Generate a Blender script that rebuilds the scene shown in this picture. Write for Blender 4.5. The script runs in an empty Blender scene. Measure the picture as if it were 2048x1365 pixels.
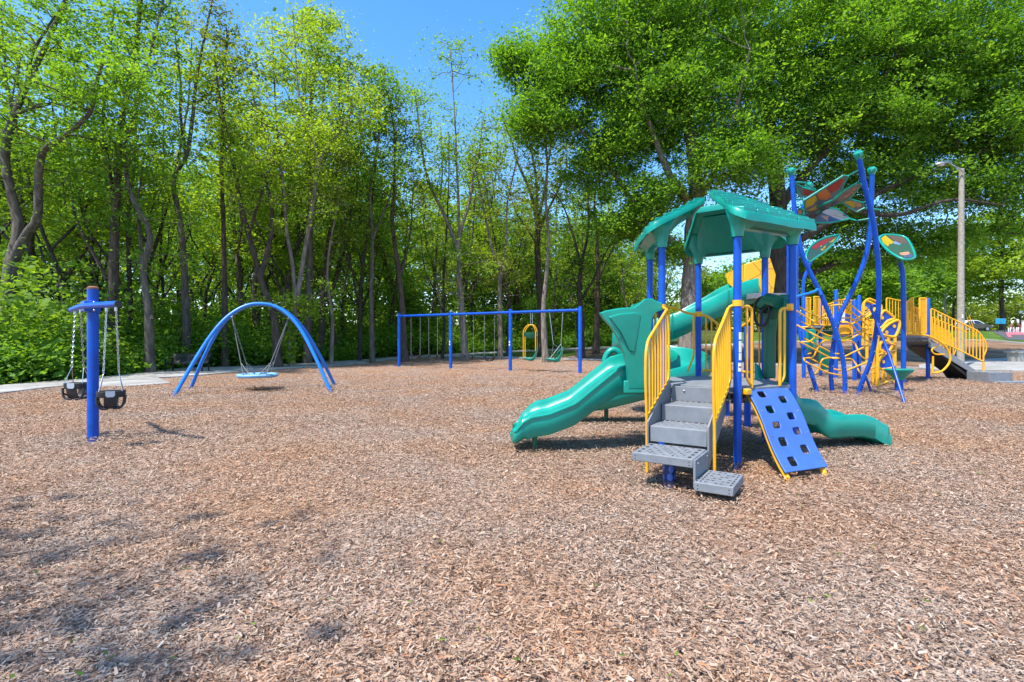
import bpy, bmesh, math, random
import numpy as np
from mathutils import Vector, Matrix

C = bpy.context.scene.collection
S = bpy.context.scene
R = math.radians

# ------------------------------------------------------------------ camera, sky, sun
F, HZ, CAMH = 1024.0, 681.0, 1.5          # focal length in photo pixels, horizon row, lens height
cam_d = bpy.data.cameras.new('camera'); cam = bpy.data.objects.new('camera', cam_d); C.objects.link(cam)
cam.location = (0, 0, CAMH); cam.rotation_euler = (R(90), 0, 0)
cam_d.sensor_width = 36.0; cam_d.lens = 18.0; cam_d.shift_y = -1.5/2048
cam_d.clip_start = 0.05; cam_d.clip_end = 3000
S.camera = cam

SUN_DIR = Vector((0.38, 0.36, -1.0)).normalized()      # travel direction of the light
SUN_EL = math.asin(-SUN_DIR.z)
SUN_AZ = math.atan2(-SUN_DIR.x, -SUN_DIR.y)            # clockwise from +Y
w = bpy.data.worlds.new('World'); S.world = w; w.use_nodes = True
nt = w.node_tree; bg = nt.nodes['Background']
sky = nt.nodes.new('ShaderNodeTexSky'); sky.sky_type = 'NISHITA'; sky.sun_disc = False
sky.sun_elevation = SUN_EL; sky.sun_rotation = SUN_AZ
sky.air_density = 1.0; sky.dust_density = 0.6; sky.ozone_density = 2.0
hsv = nt.nodes.new('ShaderNodeHueSaturation'); hsv.inputs['Saturation'].default_value = 1.32
nt.links.new(sky.outputs[0], hsv.inputs['Color']); nt.links.new(hsv.outputs[0], bg.inputs[0]); bg.inputs[1].default_value = 0.15
sun_d = bpy.data.lights.new('sun', 'SUN'); sun_d.energy = 3.3; sun_d.angle = R(0.5); sun_d.color = (1.0, 0.95, 0.87)
sun = bpy.data.objects.new('sun', sun_d); C.objects.link(sun)
sun.rotation_euler = SUN_DIR.to_track_quat('-Z', 'Y').to_euler(); sun.location = (-20, -20, 50)
S.view_settings.view_transform = 'Standard'; S.view_settings.look = 'None'
S.view_settings.exposure = 1.25; S.view_settings.gamma = 1.0
S.render.engine = 'CYCLES'
S.cycles.max_bounces = 7; S.cycles.diffuse_bounces = 4; S.cycles.transmission_bounces = 4
S.cycles.transparent_max_bounces = 6; S.cycles.glossy_bounces = 2; S.cycles.caustics_reflective = False
S.cycles.caustics_refractive = False; S.cycles.sample_clamp_indirect = 4.0

# ------------------------------------------------------------------ terrain and projection helpers
TY = np.array([-400, 30, 38, 44, 50, 56, 70, 90, 200, 900.])
TZ = np.array([0, 0, .15, .60, 1.08, 1.5, 2.7, 3.2, 5.0, 12.])
def tz(y): return float(np.interp(y, TY, TZ))
def P(px, py, Y):                                       # a place seen at a photo pixel, Y metres away
    return np.array([(px-1024)/F*Y, Y, CAMH+(HZ-py)/F*Y])
def G(px, py):                                          # the ground seen at a photo pixel
    lo, hi = 0.5, 190.
    for _ in range(50):
        m = (lo+hi)/2
        if HZ+(CAMH-tz(m))*F/m > py: lo = m
        else: hi = m
    return np.array([(px-1024)/F*lo, lo, tz(lo)])

# ------------------------------------------------------------------ materials
def new_mat(name):
    m = bpy.data.materials.new(name); m.use_nodes = True
    return m, m.node_tree, m.node_tree.nodes['Principled BSDF']
def mat(name, col, rough=.5, metal=0., var=.12, scale=6., bump=0., bscale=60., coat=0., spec=.5, dirt=None):
    m, t, b = new_mat(name)
    n = t.nodes.new('ShaderNodeTexNoise'); n.inputs['Scale'].default_value = scale; n.inputs['Detail'].default_value = 5
    tc = t.nodes.new('ShaderNodeTexCoord'); t.links.new(tc.outputs['Object'], n.inputs['Vector'])
    r = t.nodes.new('ShaderNodeValToRGB')
    r.color_ramp.elements[0].position = .3; r.color_ramp.elements[1].position = .7
    c2 = dirt if dirt else tuple(c*(1-var) for c in col)
    r.color_ramp.elements[0].color = (*c2, 1); r.color_ramp.elements[1].color = (*[min(1, c*(1+var*.6)) for c in col], 1)
    t.links.new(n.outputs[0], r.inputs[0]); t.links.new(r.outputs[0], b.inputs['Base Color'])
    mr = t.nodes.new('ShaderNodeMapRange'); mr.inputs[3].default_value = max(.02, rough-.08); mr.inputs[4].default_value = min(1, rough+.12)
    t.links.new(n.outputs[0], mr.inputs[0]); t.links.new(mr.outputs[0], b.inputs['Roughness'])
    b.inputs['Metallic'].default_value = metal; b.inputs['Specular IOR Level'].default_value = spec
    b.inputs['Coat Weight'].default_value = coat
    if bump:
        n2 = t.nodes.new('ShaderNodeTexNoise'); n2.inputs['Scale'].default_value = bscale; n2.inputs['Detail'].default_value = 3
        t.links.new(tc.outputs['Object'], n2.inputs['Vector'])
        bp = t.nodes.new('ShaderNodeBump'); bp.inputs['Strength'].default_value = bump; bp.inputs['Distance'].default_value = .01
        t.links.new(n2.outputs[0], bp.inputs['Height']); t.links.new(bp.outputs[0], b.inputs['Normal'])
    return m
M = {}
M['teal'] = mat('teal_plastic', (.004, .285, .215), .29, bump=.12, bscale=90, var=.20, scale=2.2)
M['dteal'] = mat('green_plastic', (.004, .13, .075), .36, bump=.1, var=.10, scale=3)
M['blue'] = mat('blue_powder_coat', (.004, .078, .46), .36, spec=.3, var=.22, bump=.04, bscale=300)
M['navy'] = mat('navy_powder_coat', (.006, .055, .36), .36, var=.10)
M['sky'] = mat('light_blue_powder_coat', (.01, .17, .62), .33, var=.1)
M['yellow'] = mat('yellow_powder_coat', (.82, .40, .008), .35, var=.10, bump=.03, bscale=300)
M['ylw_plastic'] = None
M['grey'] = mat('grey_vinyl_coat', (.185, .20, .22), .6, var=.16, bump=.25, bscale=240, scale=9)
M['dgrey'] = mat('dark_grey_coat', (.12, .125, .13), .6, var=.15, bump=.2, bscale=200)
M['black'] = mat('black_rubber', (.016, .016, .018), .55, var=.3)
M['blackmetal'] = mat('black_metal', (.018, .018, .02), .4, var=.2)
M['steel'] = mat('galvanised_steel', (.55, .56, .57), .38, metal=1., var=.2)
M['chain'] = mat('dull_chain', (.20, .20, .19), .6, var=.2)
M['white'] = mat('white_plastic', (.75, .75, .74), .5, var=.08)
M['rust'] = mat('rusty_cap', (.22, .085, .035), .7, var=.3, scale=20)
M['concrete'] = mat('concrete', (.37, .362, .35), .9, var=.18, scale=2.2, bump=.35, bscale=140)
M['stone'] = mat('cast_stone', (.42, .39, .34), .85, var=.14, bump=.3)
M['asphalt'] = mat('asphalt', (.075, .075, .08), .9, var=.2, bump=.3)
M['pink'] = mat('pink_paint', (.52, .11, .14), .8, var=.15)
M['ramp'] = mat('blue_sheet_plastic', (.048, .125, .41), .42, var=.08, bump=.22, bscale=420)
M['glow'] = mat('lamp_glass', (.6, .6, .58), .25, var=.05)
M['cyan'] = mat('cyan_plastic', (.02, .30, .52), .5)
M['wood_pole'] = mat('weathered_pole_wood', (.33, .30, .25), .9, var=.3, scale=8, bump=.6, bscale=40)
M['seatblue'] = mat('pale_blue_rubber', (.19, .40, .62), .5, var=.12)
M['seatgrey'] = mat('pale_grey_mat', (.42, .45, .5), .6, var=.12)
M['carwhite'] = mat('silver_car_paint', (.72, .74, .76), .25, metal=0., coat=.5, var=.04)
M['cardark'] = mat('dark_car_paint', (.03, .032, .036), .25, coat=.5, var=.05)
M['glass'] = mat('dark_glass', (.02, .025, .03), .06, var=.05, spec=.8)
M['brownpaint'] = mat('brown_paint', (.16, .065, .03), .6)
for nm, c in dict(pane_red=(.42, .02, .015), pane_orange=(.72, .17, .01), pane_yellow=(.62, .42, .01), pane_green=(.05, .12, .08),
                  pane_grey=(.16, .17, .18), pane_peach=(.75, .34, .2), pane_violet=(.10, .11, .24), pane_brown=(.16, .09, .08), pane_sky=(.22, .34, .62)).items():
    m = mat(nm, c, .15, var=.1); b = m.node_tree.nodes['Principled BSDF']; b.inputs['Transmission Weight'].default_value = .35
    M[nm] = m
def yellow_cracked():
    m, t, b = new_mat('yellow_cracked_plastic')
    tc = t.nodes.new('ShaderNodeTexCoord'); v = t.nodes.new('ShaderNodeTexVoronoi'); v.feature = 'DISTANCE_TO_EDGE'; v.inputs['Scale'].default_value = 3.2
    t.links.new(tc.outputs['Object'], v.inputs['Vector'])
    r = t.nodes.new('ShaderNodeValToRGB'); r.color_ramp.elements[0].position = .0; r.color_ramp.elements[1].position = .035
    r.color_ramp.elements[0].color = (.45, .17, .01, 1); r.color_ramp.elements[1].color = (.82, .42, .012, 1)
    t.links.new(v.outputs[0], r.inputs[0]); t.links.new(r.outputs[0], b.inputs['Base Color']); b.inputs['Roughness'].default_value = .4
    bp = t.nodes.new('ShaderNodeBump'); bp.inputs['Strength'].default_value = .6; bp.inputs['Distance'].default_value = .02
    t.links.new(r.outputs[0], bp.inputs['Height']); t.links.new(bp.outputs[0], b.inputs['Normal'])
    return m
M['ylw_plastic'] = yellow_cracked()
def scales_mat(name, base, spot, scale):
    m, t, b = new_mat(name)
    tc = t.nodes.new('ShaderNodeTexCoord'); v = t.nodes.new('ShaderNodeTexVoronoi'); v.inputs['Scale'].default_value = scale; v.inputs['Randomness'].default_value = .25
    mp = t.nodes.new('ShaderNodeMapping'); mp.inputs['Scale'].default_value = (1, 1, .7)
    t.links.new(tc.outputs['Object'], mp.inputs[0]); t.links.new(mp.outputs[0], v.inputs['Vector'])
    r = t.nodes.new('ShaderNodeValToRGB'); r.color_ramp.elements[0].position = .38; r.color_ramp.elements[1].position = .46
    r.color_ramp.elements[0].color = (*spot, 1); r.color_ramp.elements[1].color = (*base, 1)
    t.links.new(v.outputs[0], r.inputs[0]); t.links.new(r.outputs[0], b.inputs['Base Color']); b.inputs['Roughness'].default_value = .45
    return m
M['scales'] = scales_mat('blue_scale_pattern', (.004, .02, .14), (.07, .15, .52), 15)
M['perf'] = scales_mat('perforated_deck_edge', (.14, .145, .15), (.012, .012, .013), 19)

def leaf_mat(name, cols, trans=.58, gloss=.014):
    cols = [tuple(min(.8, q*1.3) for q in c) for c in cols]
    m = bpy.data.materials.new(name); m.use_nodes = True; t = m.node_tree; t.nodes.clear()
    out = t.nodes.new('ShaderNodeOutputMaterial')
    a = t.nodes.new('ShaderNodeAttribute'); a.attribute_name = 'v'
    oi = t.nodes.new('ShaderNodeObjectInfo')
    ad = t.nodes.new('ShaderNodeMath'); ad.operation = 'MULTIPLY_ADD'; ad.inputs[1].default_value = .16; 
    sb = t.nodes.new('ShaderNodeMath'); sb.operation = 'SUBTRACT'; sb.inputs[1].default_value = .08
    t.links.new(oi.outputs['Random'], ad.inputs[0]); t.links.new(a.outputs['Fac'], ad.inputs[2]); t.links.new(ad.outputs[0], sb.inputs[0])
    r = t.nodes.new('ShaderNodeValToRGB'); el = r.color_ramp.elements
    el[0].color = (*cols[0], 1); el[1].color = (*cols[-1], 1)
    for i, c in list(enumerate(cols))[1:-1]: e = el.new(i/(len(cols)-1)); e.color = (*c, 1)
    t.links.new(sb.outputs[0], r.inputs[0])
    d = t.nodes.new('ShaderNodeBsdfDiffuse'); tr = t.nodes.new('ShaderNodeBsdfTranslucent')
    hs = t.nodes.new('ShaderNodeMixRGB'); hs.blend_type = 'MULTIPLY'; hs.inputs[0].default_value = 1; hs.inputs[2].default_value = (1.5, 1.3, .5, 1)
    t.links.new(r.outputs[0], d.inputs[0]); t.links.new(r.outputs[0], hs.inputs[1]); t.links.new(hs.outputs[0], tr.inputs[0])
    mx = t.nodes.new('ShaderNodeMixShader'); mx.inputs[0].default_value = trans
    t.links.new(d.outputs[0], mx.inputs[1]); t.links.new(tr.outputs[0], mx.inputs[2])
    g = t.nodes.new('ShaderNodeBsdfGlossy'); g.inputs['Roughness'].default_value = .65; g.inputs[0].default_value = (1, 1, 1, 1)
    mg = t.nodes.new('ShaderNodeMixShader'); mg.inputs[0].default_value = gloss
    t.links.new(mx.outputs[0], mg.inputs[1]); t.links.new(g.outputs[0], mg.inputs[2]); t.links.new(mg.outputs[0], out.inputs[0])
    return m
M['leaf_oak'] = leaf_mat('oak_leaves', [(.05, .125, .012), (.09, .21, .018), (.135, .29, .025), (.19, .36, .035)])
M['leaf_green'] = leaf_mat('green_leaves', [(.05, .12, .015), (.09, .20, .02), (.14, .28, .03), (.19, .34, .04)])
M['leaf_yellow'] = leaf_mat('yellow_green_leaves', [(.10, .175, .018), (.155, .255, .023), (.21, .33, .032), (.27, .385, .045)])
M['leaf_dark'] = leaf_mat('dark_green_leaves', [(.02, .055, .012), (.035, .09, .015), (.06, .13, .02), (.10, .19, .03)])
M['leaf_olive'] = leaf_mat('olive_leaves', [(.08, .11, .018), (.125, .175, .022), (.175, .24, .03), (.23, .30, .05)])
M['leaf_low'] = leaf_mat('undergrowth_leaves', [(.04, .09, .012), (.08, .17, .02), (.13, .24, .025), (.20, .32, .04)])

def bark(name, c1, c2, scale=7.):
    m, t, b = new_mat(name)
    tc = t.nodes.new('ShaderNodeTexCoord'); mp = t.nodes.new('ShaderNodeMapping'); mp.inputs['Scale'].default_value = (1, 1, .22)
    n = t.nodes.new('ShaderNodeTexNoise'); n.inputs['Scale'].default_value = scale; n.inputs['Detail'].default_value = 8; n.inputs['Roughness'].default_value = .65
    t.links.new(tc.outputs['Object'], mp.inputs[0]); t.links.new(mp.outputs[0], n.inputs['Vector'])
    r = t.nodes.new('ShaderNodeValToRGB'); r.color_ramp.elements[0].position = .36; r.color_ramp.elements[1].position = .66
    r.color_ramp.elements[0].color = (*c1, 1); r.color_ramp.elements[1].color = (*c2, 1)
    t.links.new(n.outputs[0], r.inputs[0]); t.links.new(r.outputs[0], b.inputs['Base Color']); b.inputs['Roughness'].default_value = .95
    bp = t.nodes.new('ShaderNodeBump'); bp.inputs['Strength'].default_value = .9; bp.inputs['Distance'].default_value = .05
    t.links.new(n.outputs[0], bp.inputs['Height']); t.links.new(bp.outputs[0], b.inputs['Normal'])
    return m
M['bark_grey'] = bark('grey_bark', (.045, .036, .028), (.155, .13, .105))
M['bark_oak'] = bark('oak_bark', (.08, .066, .054), (.25, .215, .18))
M['bark_pale'] = bark('pale_bark', (.085, .07, .055), (.26, .22, .18))
M['bark_dark'] = bark('dark_bark', (.02, .016, .013), (.075, .06, .046))
M['bark_brown'] = bark('brown_bark', (.03, .022, .016), (.115, .082, .06))

# ------------------------------------------------------------------ objects: things, parts, stuff
ORG = {}
def thing(name, loc, label, cat, group=None):
    o = bpy.data.objects.new(name, None); C.objects.link(o); o.location = [float(v) for v in loc]
    o.empty_display_size = .2; o['label'] = label; o['category'] = cat
    if group: o['group'] = group
    ORG[o.name] = np.array(loc, float); return o
def link(name, me, parent=None, org=None):
    o = bpy.data.objects.new(name, me); C.objects.link(o)
    if parent is not None: o.parent = parent; ORG[o.name] = ORG[parent.name]
    else: ORG[o.name] = np.zeros(3)
    return o
def copy_tree(root):
    def rec(o, par):
        c = o.copy(); C.objects.link(c)
        if par is not None: c.parent = par
        for ch in kids.get(o.name, []): rec(ch, c)
        return c
    kids = {}
    def gather(o):
        kids[o.name] = list(o.children)
        for ch in o.children: gather(ch)
    gather(root); c = rec(root, None); ORG[c.name] = ORG[root.name]; return c

def frame(d):
    d = np.asarray(d, float); d = d/np.linalg.norm(d)
    u = np.array([0, 0, 1.]) if abs(d[2]) < .95 else np.array([1., 0, 0])
    a = np.cross(u, d); a /= np.linalg.norm(a); b = np.cross(d, a); return a, b, d
def smooth(pts, n=8, closed=False):                      # Catmull-Rom through the points
    p = np.asarray(pts, float); out = []
    N = len(p)
    for i in range(N if closed else N-1):
        if closed: p0, p1, p2, p3 = p[(i-1) % N], p[i], p[(i+1) % N], p[(i+2) % N]
        else: p0, p1, p2, p3 = p[max(i-1, 0)], p[i], p[i+1], p[min(i+2, N-1)]
        for k in range(n):
            t = k/n
            out.append(.5*((2*p1)+(-p0+p2)*t+(2*p0-5*p1+4*p2-p3)*t*t+(-p0+3*p1-3*p2+p3)*t**3))
    if not closed: out.append(p[-1])
    return np.array(out)
def fillet(pts, r=.06, n=4):                             # polyline with rounded corners
    p = [np.asarray(q, float) for q in pts]; out = [p[0]]
    for i in range(1, len(p)-1):
        a, b, c = p[i-1], p[i], p[i+1]
        la, lc = np.linalg.norm(a-b), np.linalg.norm(c-b); rr = min(r, la*.45, lc*.45)
        s, e = b+(a-b)/la*rr, b+(c-b)/lc*rr
        for k in range(n+1):
            t = k/n; out.append((1-t)**2*s+2*t*(1-t)*b+t*t*e)
    out.append(p[-1]); return np.array(out)

class MB:
    def __init__(s): s.v = []; s.f = []; s.mi = []
    def add(s, v, f, mi=0):
        o = len(s.v); s.v.extend([tuple(map(float, q)) for q in v]); s.f.extend([tuple(i+o for i in q) for q in f]); s.mi.extend([mi]*len(f)); return s
    def box(s, c, size, ax=None, mi=0):
        c = np.asarray(c, float); h = np.asarray(size, float)/2
        A = np.eye(3) if ax is None else np.array(ax)
        v = [c+A[0]*h[0]*x+A[1]*h[1]*y+A[2]*h[2]*z for z in (-1, 1) for y in (-1, 1) for x in (-1, 1)]
        return s.add(v, [(0, 2, 3, 1), (4, 5, 7, 6), (0, 1, 5, 4), (1, 3, 7, 5), (3, 2, 6, 7), (2, 0, 4, 6)], mi)
    def tube(s, pts, r, n=10, closed=False, caps=True, mi=0):
        pts = np.asarray(pts, float); N = len(pts); rr = np.full(N, r) if np.isscalar(r) else np.asarray(r, float)
        d = np.zeros_like(pts)
        for i in range(N):
            a = pts[(i-1) % N] if (closed or i > 0) else pts[i]; b = pts[(i+1) % N] if (closed or i < N-1) else pts[i]
            d[i] = b-a; d[i] /= (np.linalg.norm(d[i])+1e-12)
        a, b, _ = frame(d[0]); v = []
        for i in range(N):
            a = a-d[i]*np.dot(a, d[i]); a /= np.linalg.norm(a); b = np.cross(d[i], a)
            for k in range(n):
                t = 2*math.pi*k/n; v.append(pts[i]+rr[i]*(math.cos(t)*a+math.sin(t)*b))
        f = []
        for i in range(N if closed else N-1):
            j = (i+1) % N
            for k in range(n): f.append((i*n+k, i*n+(k+1) % n, j*n+(k+1) % n, j*n+k))
        if caps and not closed: f.append(tuple(range(n-1, -1, -1))); f.append(tuple((N-1)*n+k for k in range(n)))
        return s.add(v, f, mi)
    def cyl(s, a, b, r, n=12, mi=0): return s.tube([a, b], r, n, mi=mi)
    def sphere(s, c, r, n=10, m=7, mi=0, sc=(1, 1, 1)):
        v = [np.array(c)+np.array(sc)*r*np.array([math.sin(math.pi*j/m)*math.cos(2*math.pi*i/n), math.sin(math.pi*j/m)*math.sin(2*math.pi*i/n), math.cos(math.pi*j/m)]) for j in range(1, m) for i in range(n)]
        v += [np.array(c)+np.array([0, 0, r*sc[2]]), np.array(c)-np.array([0, 0, r*sc[2]])]
        f = [(j*n+i, (j+1)*n+i, (j+1)*n+(i+1) % n, j*n+(i+1) % n) for j in range(m-2) for i in range(n)]
        T = (m-1)*n
        f += [(T, i, (i+1) % n) for i in range(n)]+[(T+1, (m-2)*n+(i+1) % n, (m-2)*n+i) for i in range(n)]
        return s.add(v, f, mi)
    def loft(s, secs, closed=True, caps=True, mi=0):
        n = len(secs[0]); v = [q for sec in secs for q in sec]; f = []
        for i in range(len(secs)-1):
            for k in range(n if closed else n-1):
                f.append((i*n+k, i*n+(k+1) % n, (i+1)*n+(k+1) % n, (i+1)*n+k))
        if caps and closed: f.append(tuple(range(n-1, -1, -1))); f.append(tuple((len(secs)-1)*n+k for k in range(n)))
        return s.add(v, f, mi)
    def lathe(s, c, prof, n=16, mi=0, caps=True):        # prof: (radius, z)
        c = np.asarray(c, float)
        secs = [[c+np.array([r*math.cos(2*math.pi*k/n), r*math.sin(2*math.pi*k/n), z]) for k in range(n)] for r, z in prof]
        return s.loft(secs, mi=mi, caps=caps)
    def prism(s, poly, ext, mi=0):                        # 3D polygon pushed along ext
        p = [np.asarray(q, float) for q in poly]; e = np.asarray(ext, float); n = len(p)
        v = p+[q+e for q in p]
        f = [tuple(range(n-1, -1, -1)), tuple(range(n, 2*n))]+[(k, (k+1) % n, n+(k+1) % n, n+k) for k in range(n)]
        return s.add(v, f, mi)
    def build(s, name, m, parent=None, label=None, bevel=0., sharp=40, solid=0., sub=0):
        org = ORG[parent.name] if parent is not None else np.zeros(3)
        me = bpy.data.meshes.new(name)
        me.from_pydata([tuple(np.array(q)-org) for q in s.v], [], s.f); 
        ms = m if isinstance(m, (list, tuple)) else [m]
        for q in ms: me.materials.append(q)
        me.polygons.foreach_set('material_index', s.mi)
        bm = bmesh.new(); bm.from_mesh(me); bmesh.ops.recalc_face_normals(bm, faces=bm.faces); bm.to_mesh(me); bm.free()
        me.polygons.foreach_set('use_smooth', [True]*len(me.polygons)); me.set_sharp_from_angle(angle=R(sharp)); me.update()
        o = link(name, me, parent)
        if label: o['label'] = label
        if solid:
            q = o.modifiers.new('solid', 'SOLIDIFY'); q.thickness = solid; q.offset = 0
        if bevel:
            q = o.modifiers.new('bevel', 'BEVEL'); q.width = bevel; q.segments = 2; q.limit_method = 'ANGLE'; q.angle_limit = R(35)
        if sub:
            q = o.modifiers.new('sub', 'SUBSURF'); q.levels = sub; q.render_levels = sub
        return o
def tag(o, label, cat, group=None):
    o['label'] = label; o['category'] = cat
    if group: o['group'] = group
    return o

# fast mesh from numpy quads; optional per-face attribute 'v'
def np_mesh(name, verts, quads, m, attr=None, smooth_=False):
    me = bpy.data.meshes.new(name); nv, nf = len(verts), len(quads); k = quads.shape[1]
    me.vertices.add(nv); me.vertices.foreach_set('co', np.ascontiguousarray(verts, np.float32).ravel())
    me.loops.add(nf*k); me.loops.foreach_set('vertex_index', np.ascontiguousarray(quads, np.int32).ravel())
    me.polygons.add(nf); me.polygons.foreach_set('loop_start', np.arange(0, nf*k, k, dtype=np.int32))
    if attr is not None:
        a = me.attributes.new('v', 'FLOAT', 'FACE'); a.data.foreach_set('value', np.ascontiguousarray(attr, np.float32))
    me.materials.append(m)
    if smooth_: me.polygons.foreach_set('use_smooth', np.ones(nf, bool))
    me.update(calc_edges=True); return me

# ================================================================== THE SETTING
def mulch_mat():
    m, t, b = new_mat('wood_mulch'); N = t.nodes.new; L = t.links.new
    geo = N('ShaderNodeNewGeometry')
    v = N('ShaderNodeTexVoronoi'); v.inputs['Scale'].default_value = 20; mp = N('ShaderNodeMapping'); mp.inputs['Scale'].default_value = (1, .55, 1)
    dn = N('ShaderNodeTexNoise'); dn.inputs['Scale'].default_value = 9; dn.inputs['Detail'].default_value = 3
    ad = N('ShaderNodeMixRGB'); ad.blend_type = 'ADD'; ad.inputs[0].default_value = .35
    L(geo.outputs['Position'], mp.inputs[0]); L(geo.outputs['Position'], dn.inputs['Vector']); L(mp.outputs[0], ad.inputs[1]); L(dn.outputs['Color'], ad.inputs[2]); L(ad.outputs[0], v.inputs['Vector'])
    sp = N('ShaderNodeSeparateColor'); L(v.outputs['Color'], sp.inputs[0])
    r = N('ShaderNodeValToRGB'); e = r.color_ramp.elements; e[0].color = (.10, .065, .045, 1); e[1].color = (.58, .48, .40, 1)
    for p, c in ((.22, (.21, .14, .10)), (.5, (.36, .255, .195)), (.75, (.45, .345, .28))): q = e.new(p); q.color = (*c, 1)
    L(sp.outputs[0], r.inputs[0])
    n = N('ShaderNodeTexNoise'); n.inputs['Scale'].default_value = .55; n.inputs['Detail'].default_value = 6; L(geo.outputs['Position'], n.inputs['Vector'])
    r2 = N('ShaderNodeValToRGB'); r2.color_ramp.elements[0].position = .38; r2.color_ramp.elements[1].position = .66
    r2.color_ramp.elements[0].color = (.80, .74, .72, 1); r2.color_ramp.elements[1].color = (.90, .62, .42, 1)
    L(n.outputs[0], r2.inputs[0])
    mx = N('ShaderNodeMixRGB'); mx.blend_type = 'MULTIPLY'; mx.inputs[0].default_value = .9
    L(r.outputs[0], mx.inputs[1]); L(r2.outputs[0], mx.inputs[2]); L(mx.outputs[0], b.inputs['Base Color']); b.inputs['Roughness'].default_value = .95
    b.inputs['Specular IOR Level'].default_value = .2
    bp = N('ShaderNodeBump'); bp.inputs['Strength'].default_value = .8; bp.inputs['Distance'].default_value = .03; L(sp.outputs[1], bp.inputs['Height']); L(bp.outputs[0], b.inputs['Normal'])
    return m
def chip_mat():
    m, t, b = new_mat('wood_chips'); N = t.nodes.new; L = t.links.new
    a = N('ShaderNodeAttribute'); a.attribute_name = 'v'
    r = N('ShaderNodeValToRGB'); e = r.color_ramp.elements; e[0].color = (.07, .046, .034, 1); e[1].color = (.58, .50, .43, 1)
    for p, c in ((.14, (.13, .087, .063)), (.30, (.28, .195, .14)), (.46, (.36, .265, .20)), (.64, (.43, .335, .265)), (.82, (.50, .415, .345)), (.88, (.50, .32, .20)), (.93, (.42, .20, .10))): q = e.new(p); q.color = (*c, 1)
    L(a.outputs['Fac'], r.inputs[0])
    geo = N('ShaderNodeNewGeometry')
    n = N('ShaderNodeTexNoise'); n.inputs['Scale'].default_value = .55; n.inputs['Detail'].default_value = 6; L(geo.outputs['Position'], n.inputs['Vector'])
    r2 = N('ShaderNodeValToRGB'); r2.color_ramp.elements[0].position = .38; r2.color_ramp.elements[1].position = .66
    r2.color_ramp.elements[0].color = (.86, .835, .80, 1); r2.color_ramp.elements[1].color = (.92, .73, .55, 1)
    L(n.outputs[0], r2.inputs[0])
    mx = N('ShaderNodeMixRGB'); mx.blend_type = 'MULTIPLY'; mx.inputs[0].default_value = .85
    L(r.outputs[0], mx.inputs[1]); L(r2.outputs[0], mx.inputs[2]); L(mx.outputs[0], b.inputs['Base Color']); b.inputs['Roughness'].default_value = .9
    b.inputs['Specular IOR Level'].default_value = .25
    return m
def floor_mat(name, c1, c2, c3):
    m, t, b = new_mat(name); N = t.nodes.new; L = t.links.new
    geo = N('ShaderNodeNewGeometry')
    n = N('ShaderNodeTexNoise'); n.inputs['Scale'].default_value = .45; n.inputs['Detail'].default_value = 7; L(geo.outputs['Position'], n.inputs['Vector'])
    n2 = N('ShaderNodeTexNoise'); n2.inputs['Scale'].default_value = 14; n2.inputs['Detail'].default_value = 4; L(geo.outputs['Position'], n2.inputs['Vector'])
    mx = N('ShaderNodeMath'); mx.operation = 'MULTIPLY_ADD'; mx.inputs[1].default_value = .5; L(n2.outputs[0], mx.inputs[0]); L(n.outputs[0], mx.inputs[2])
    r = N('ShaderNodeValToRGB'); e = r.color_ramp.elements; e[0].position = .55; e[1].position = .95; e[0].color = (*c1, 1); e[1].color = (*c3, 1); q = e.new(.75); q.color = (*c2, 1)
    L(mx.outputs[0], r.inputs[0]); L(r.outputs[0], b.inputs['Base Color']); b.inputs['Roughness'].default_value = 1; b.inputs['Specular IOR Level'].default_value = .1
    bp = N('ShaderNodeBump'); bp.inputs['Strength'].default_value = .7; bp.inputs['Distance'].default_value = .06; L(n2.outputs[0], bp.inputs['Height']); L(bp.outputs[0], b.inputs['Normal'])
    return m
M['mulch'] = mulch_mat(); M['chips'] = chip_mat()
M['lawn'] = floor_mat('grass_ground', (.035, .06, .012), (.07, .13, .02), (.13, .19, .04))
M['litter'] = floor_mat('wood_floor', (.05, .05, .02), (.06, .09, .02), (.10, .13, .03))

def jointed():
    m = M['concrete'].copy(); m.name = 'jointed_concrete'; t = m.node_tree; b = t.nodes['Principled BSDF']; N = t.nodes.new; L = t.links.new
    src = b.inputs['Base Color'].links[0].from_socket
    g = N('ShaderNodeNewGeometry'); sp = N('ShaderNodeSeparateXYZ'); L(g.outputs['Position'], sp.inputs[0])
    a = N('ShaderNodeMath'); a.operation = 'MULTIPLY'; a.inputs[1].default_value = .62; L(sp.outputs[0], a.inputs[0])
    f = N('ShaderNodeMath'); f.operation = 'FRACT'; L(a.outputs[0], f.inputs[0]); c = N('ShaderNodeMath'); c.operation = 'LESS_THAN'; c.inputs[1].default_value = .03; L(f.outputs[0], c.inputs[0])
    mx = N('ShaderNodeMixRGB'); mx.inputs[2].default_value = (.12, .115, .105, 1); L(c.outputs[0], mx.inputs[0]); L(src, mx.inputs[1])
    n = N('ShaderNodeTexNoise'); n.inputs['Scale'].default_value = .9; n.inputs['Detail'].default_value = 6; L(g.outputs['Position'], n.inputs['Vector'])
    r = N('ShaderNodeValToRGB'); r.color_ramp.elements[0].position = .4; r.color_ramp.elements[1].position = .62; r.color_ramp.elements[0].color = (.72, .69, .64, 1); r.color_ramp.elements[1].color = (1, 1, 1, 1); L(n.outputs[0], r.inputs[0])
    m2 = N('ShaderNodeMixRGB'); m2.blend_type = 'MULTIPLY'; m2.inputs[0].default_value = 1; L(mx.outputs[0], m2.inputs[1]); L(r.outputs[0], m2.inputs[2]); L(m2.outputs[0], b.inputs['Base Color']); return m
M['path'] = jointed()
def structure(o): o['kind'] = 'structure'; return o
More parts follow.
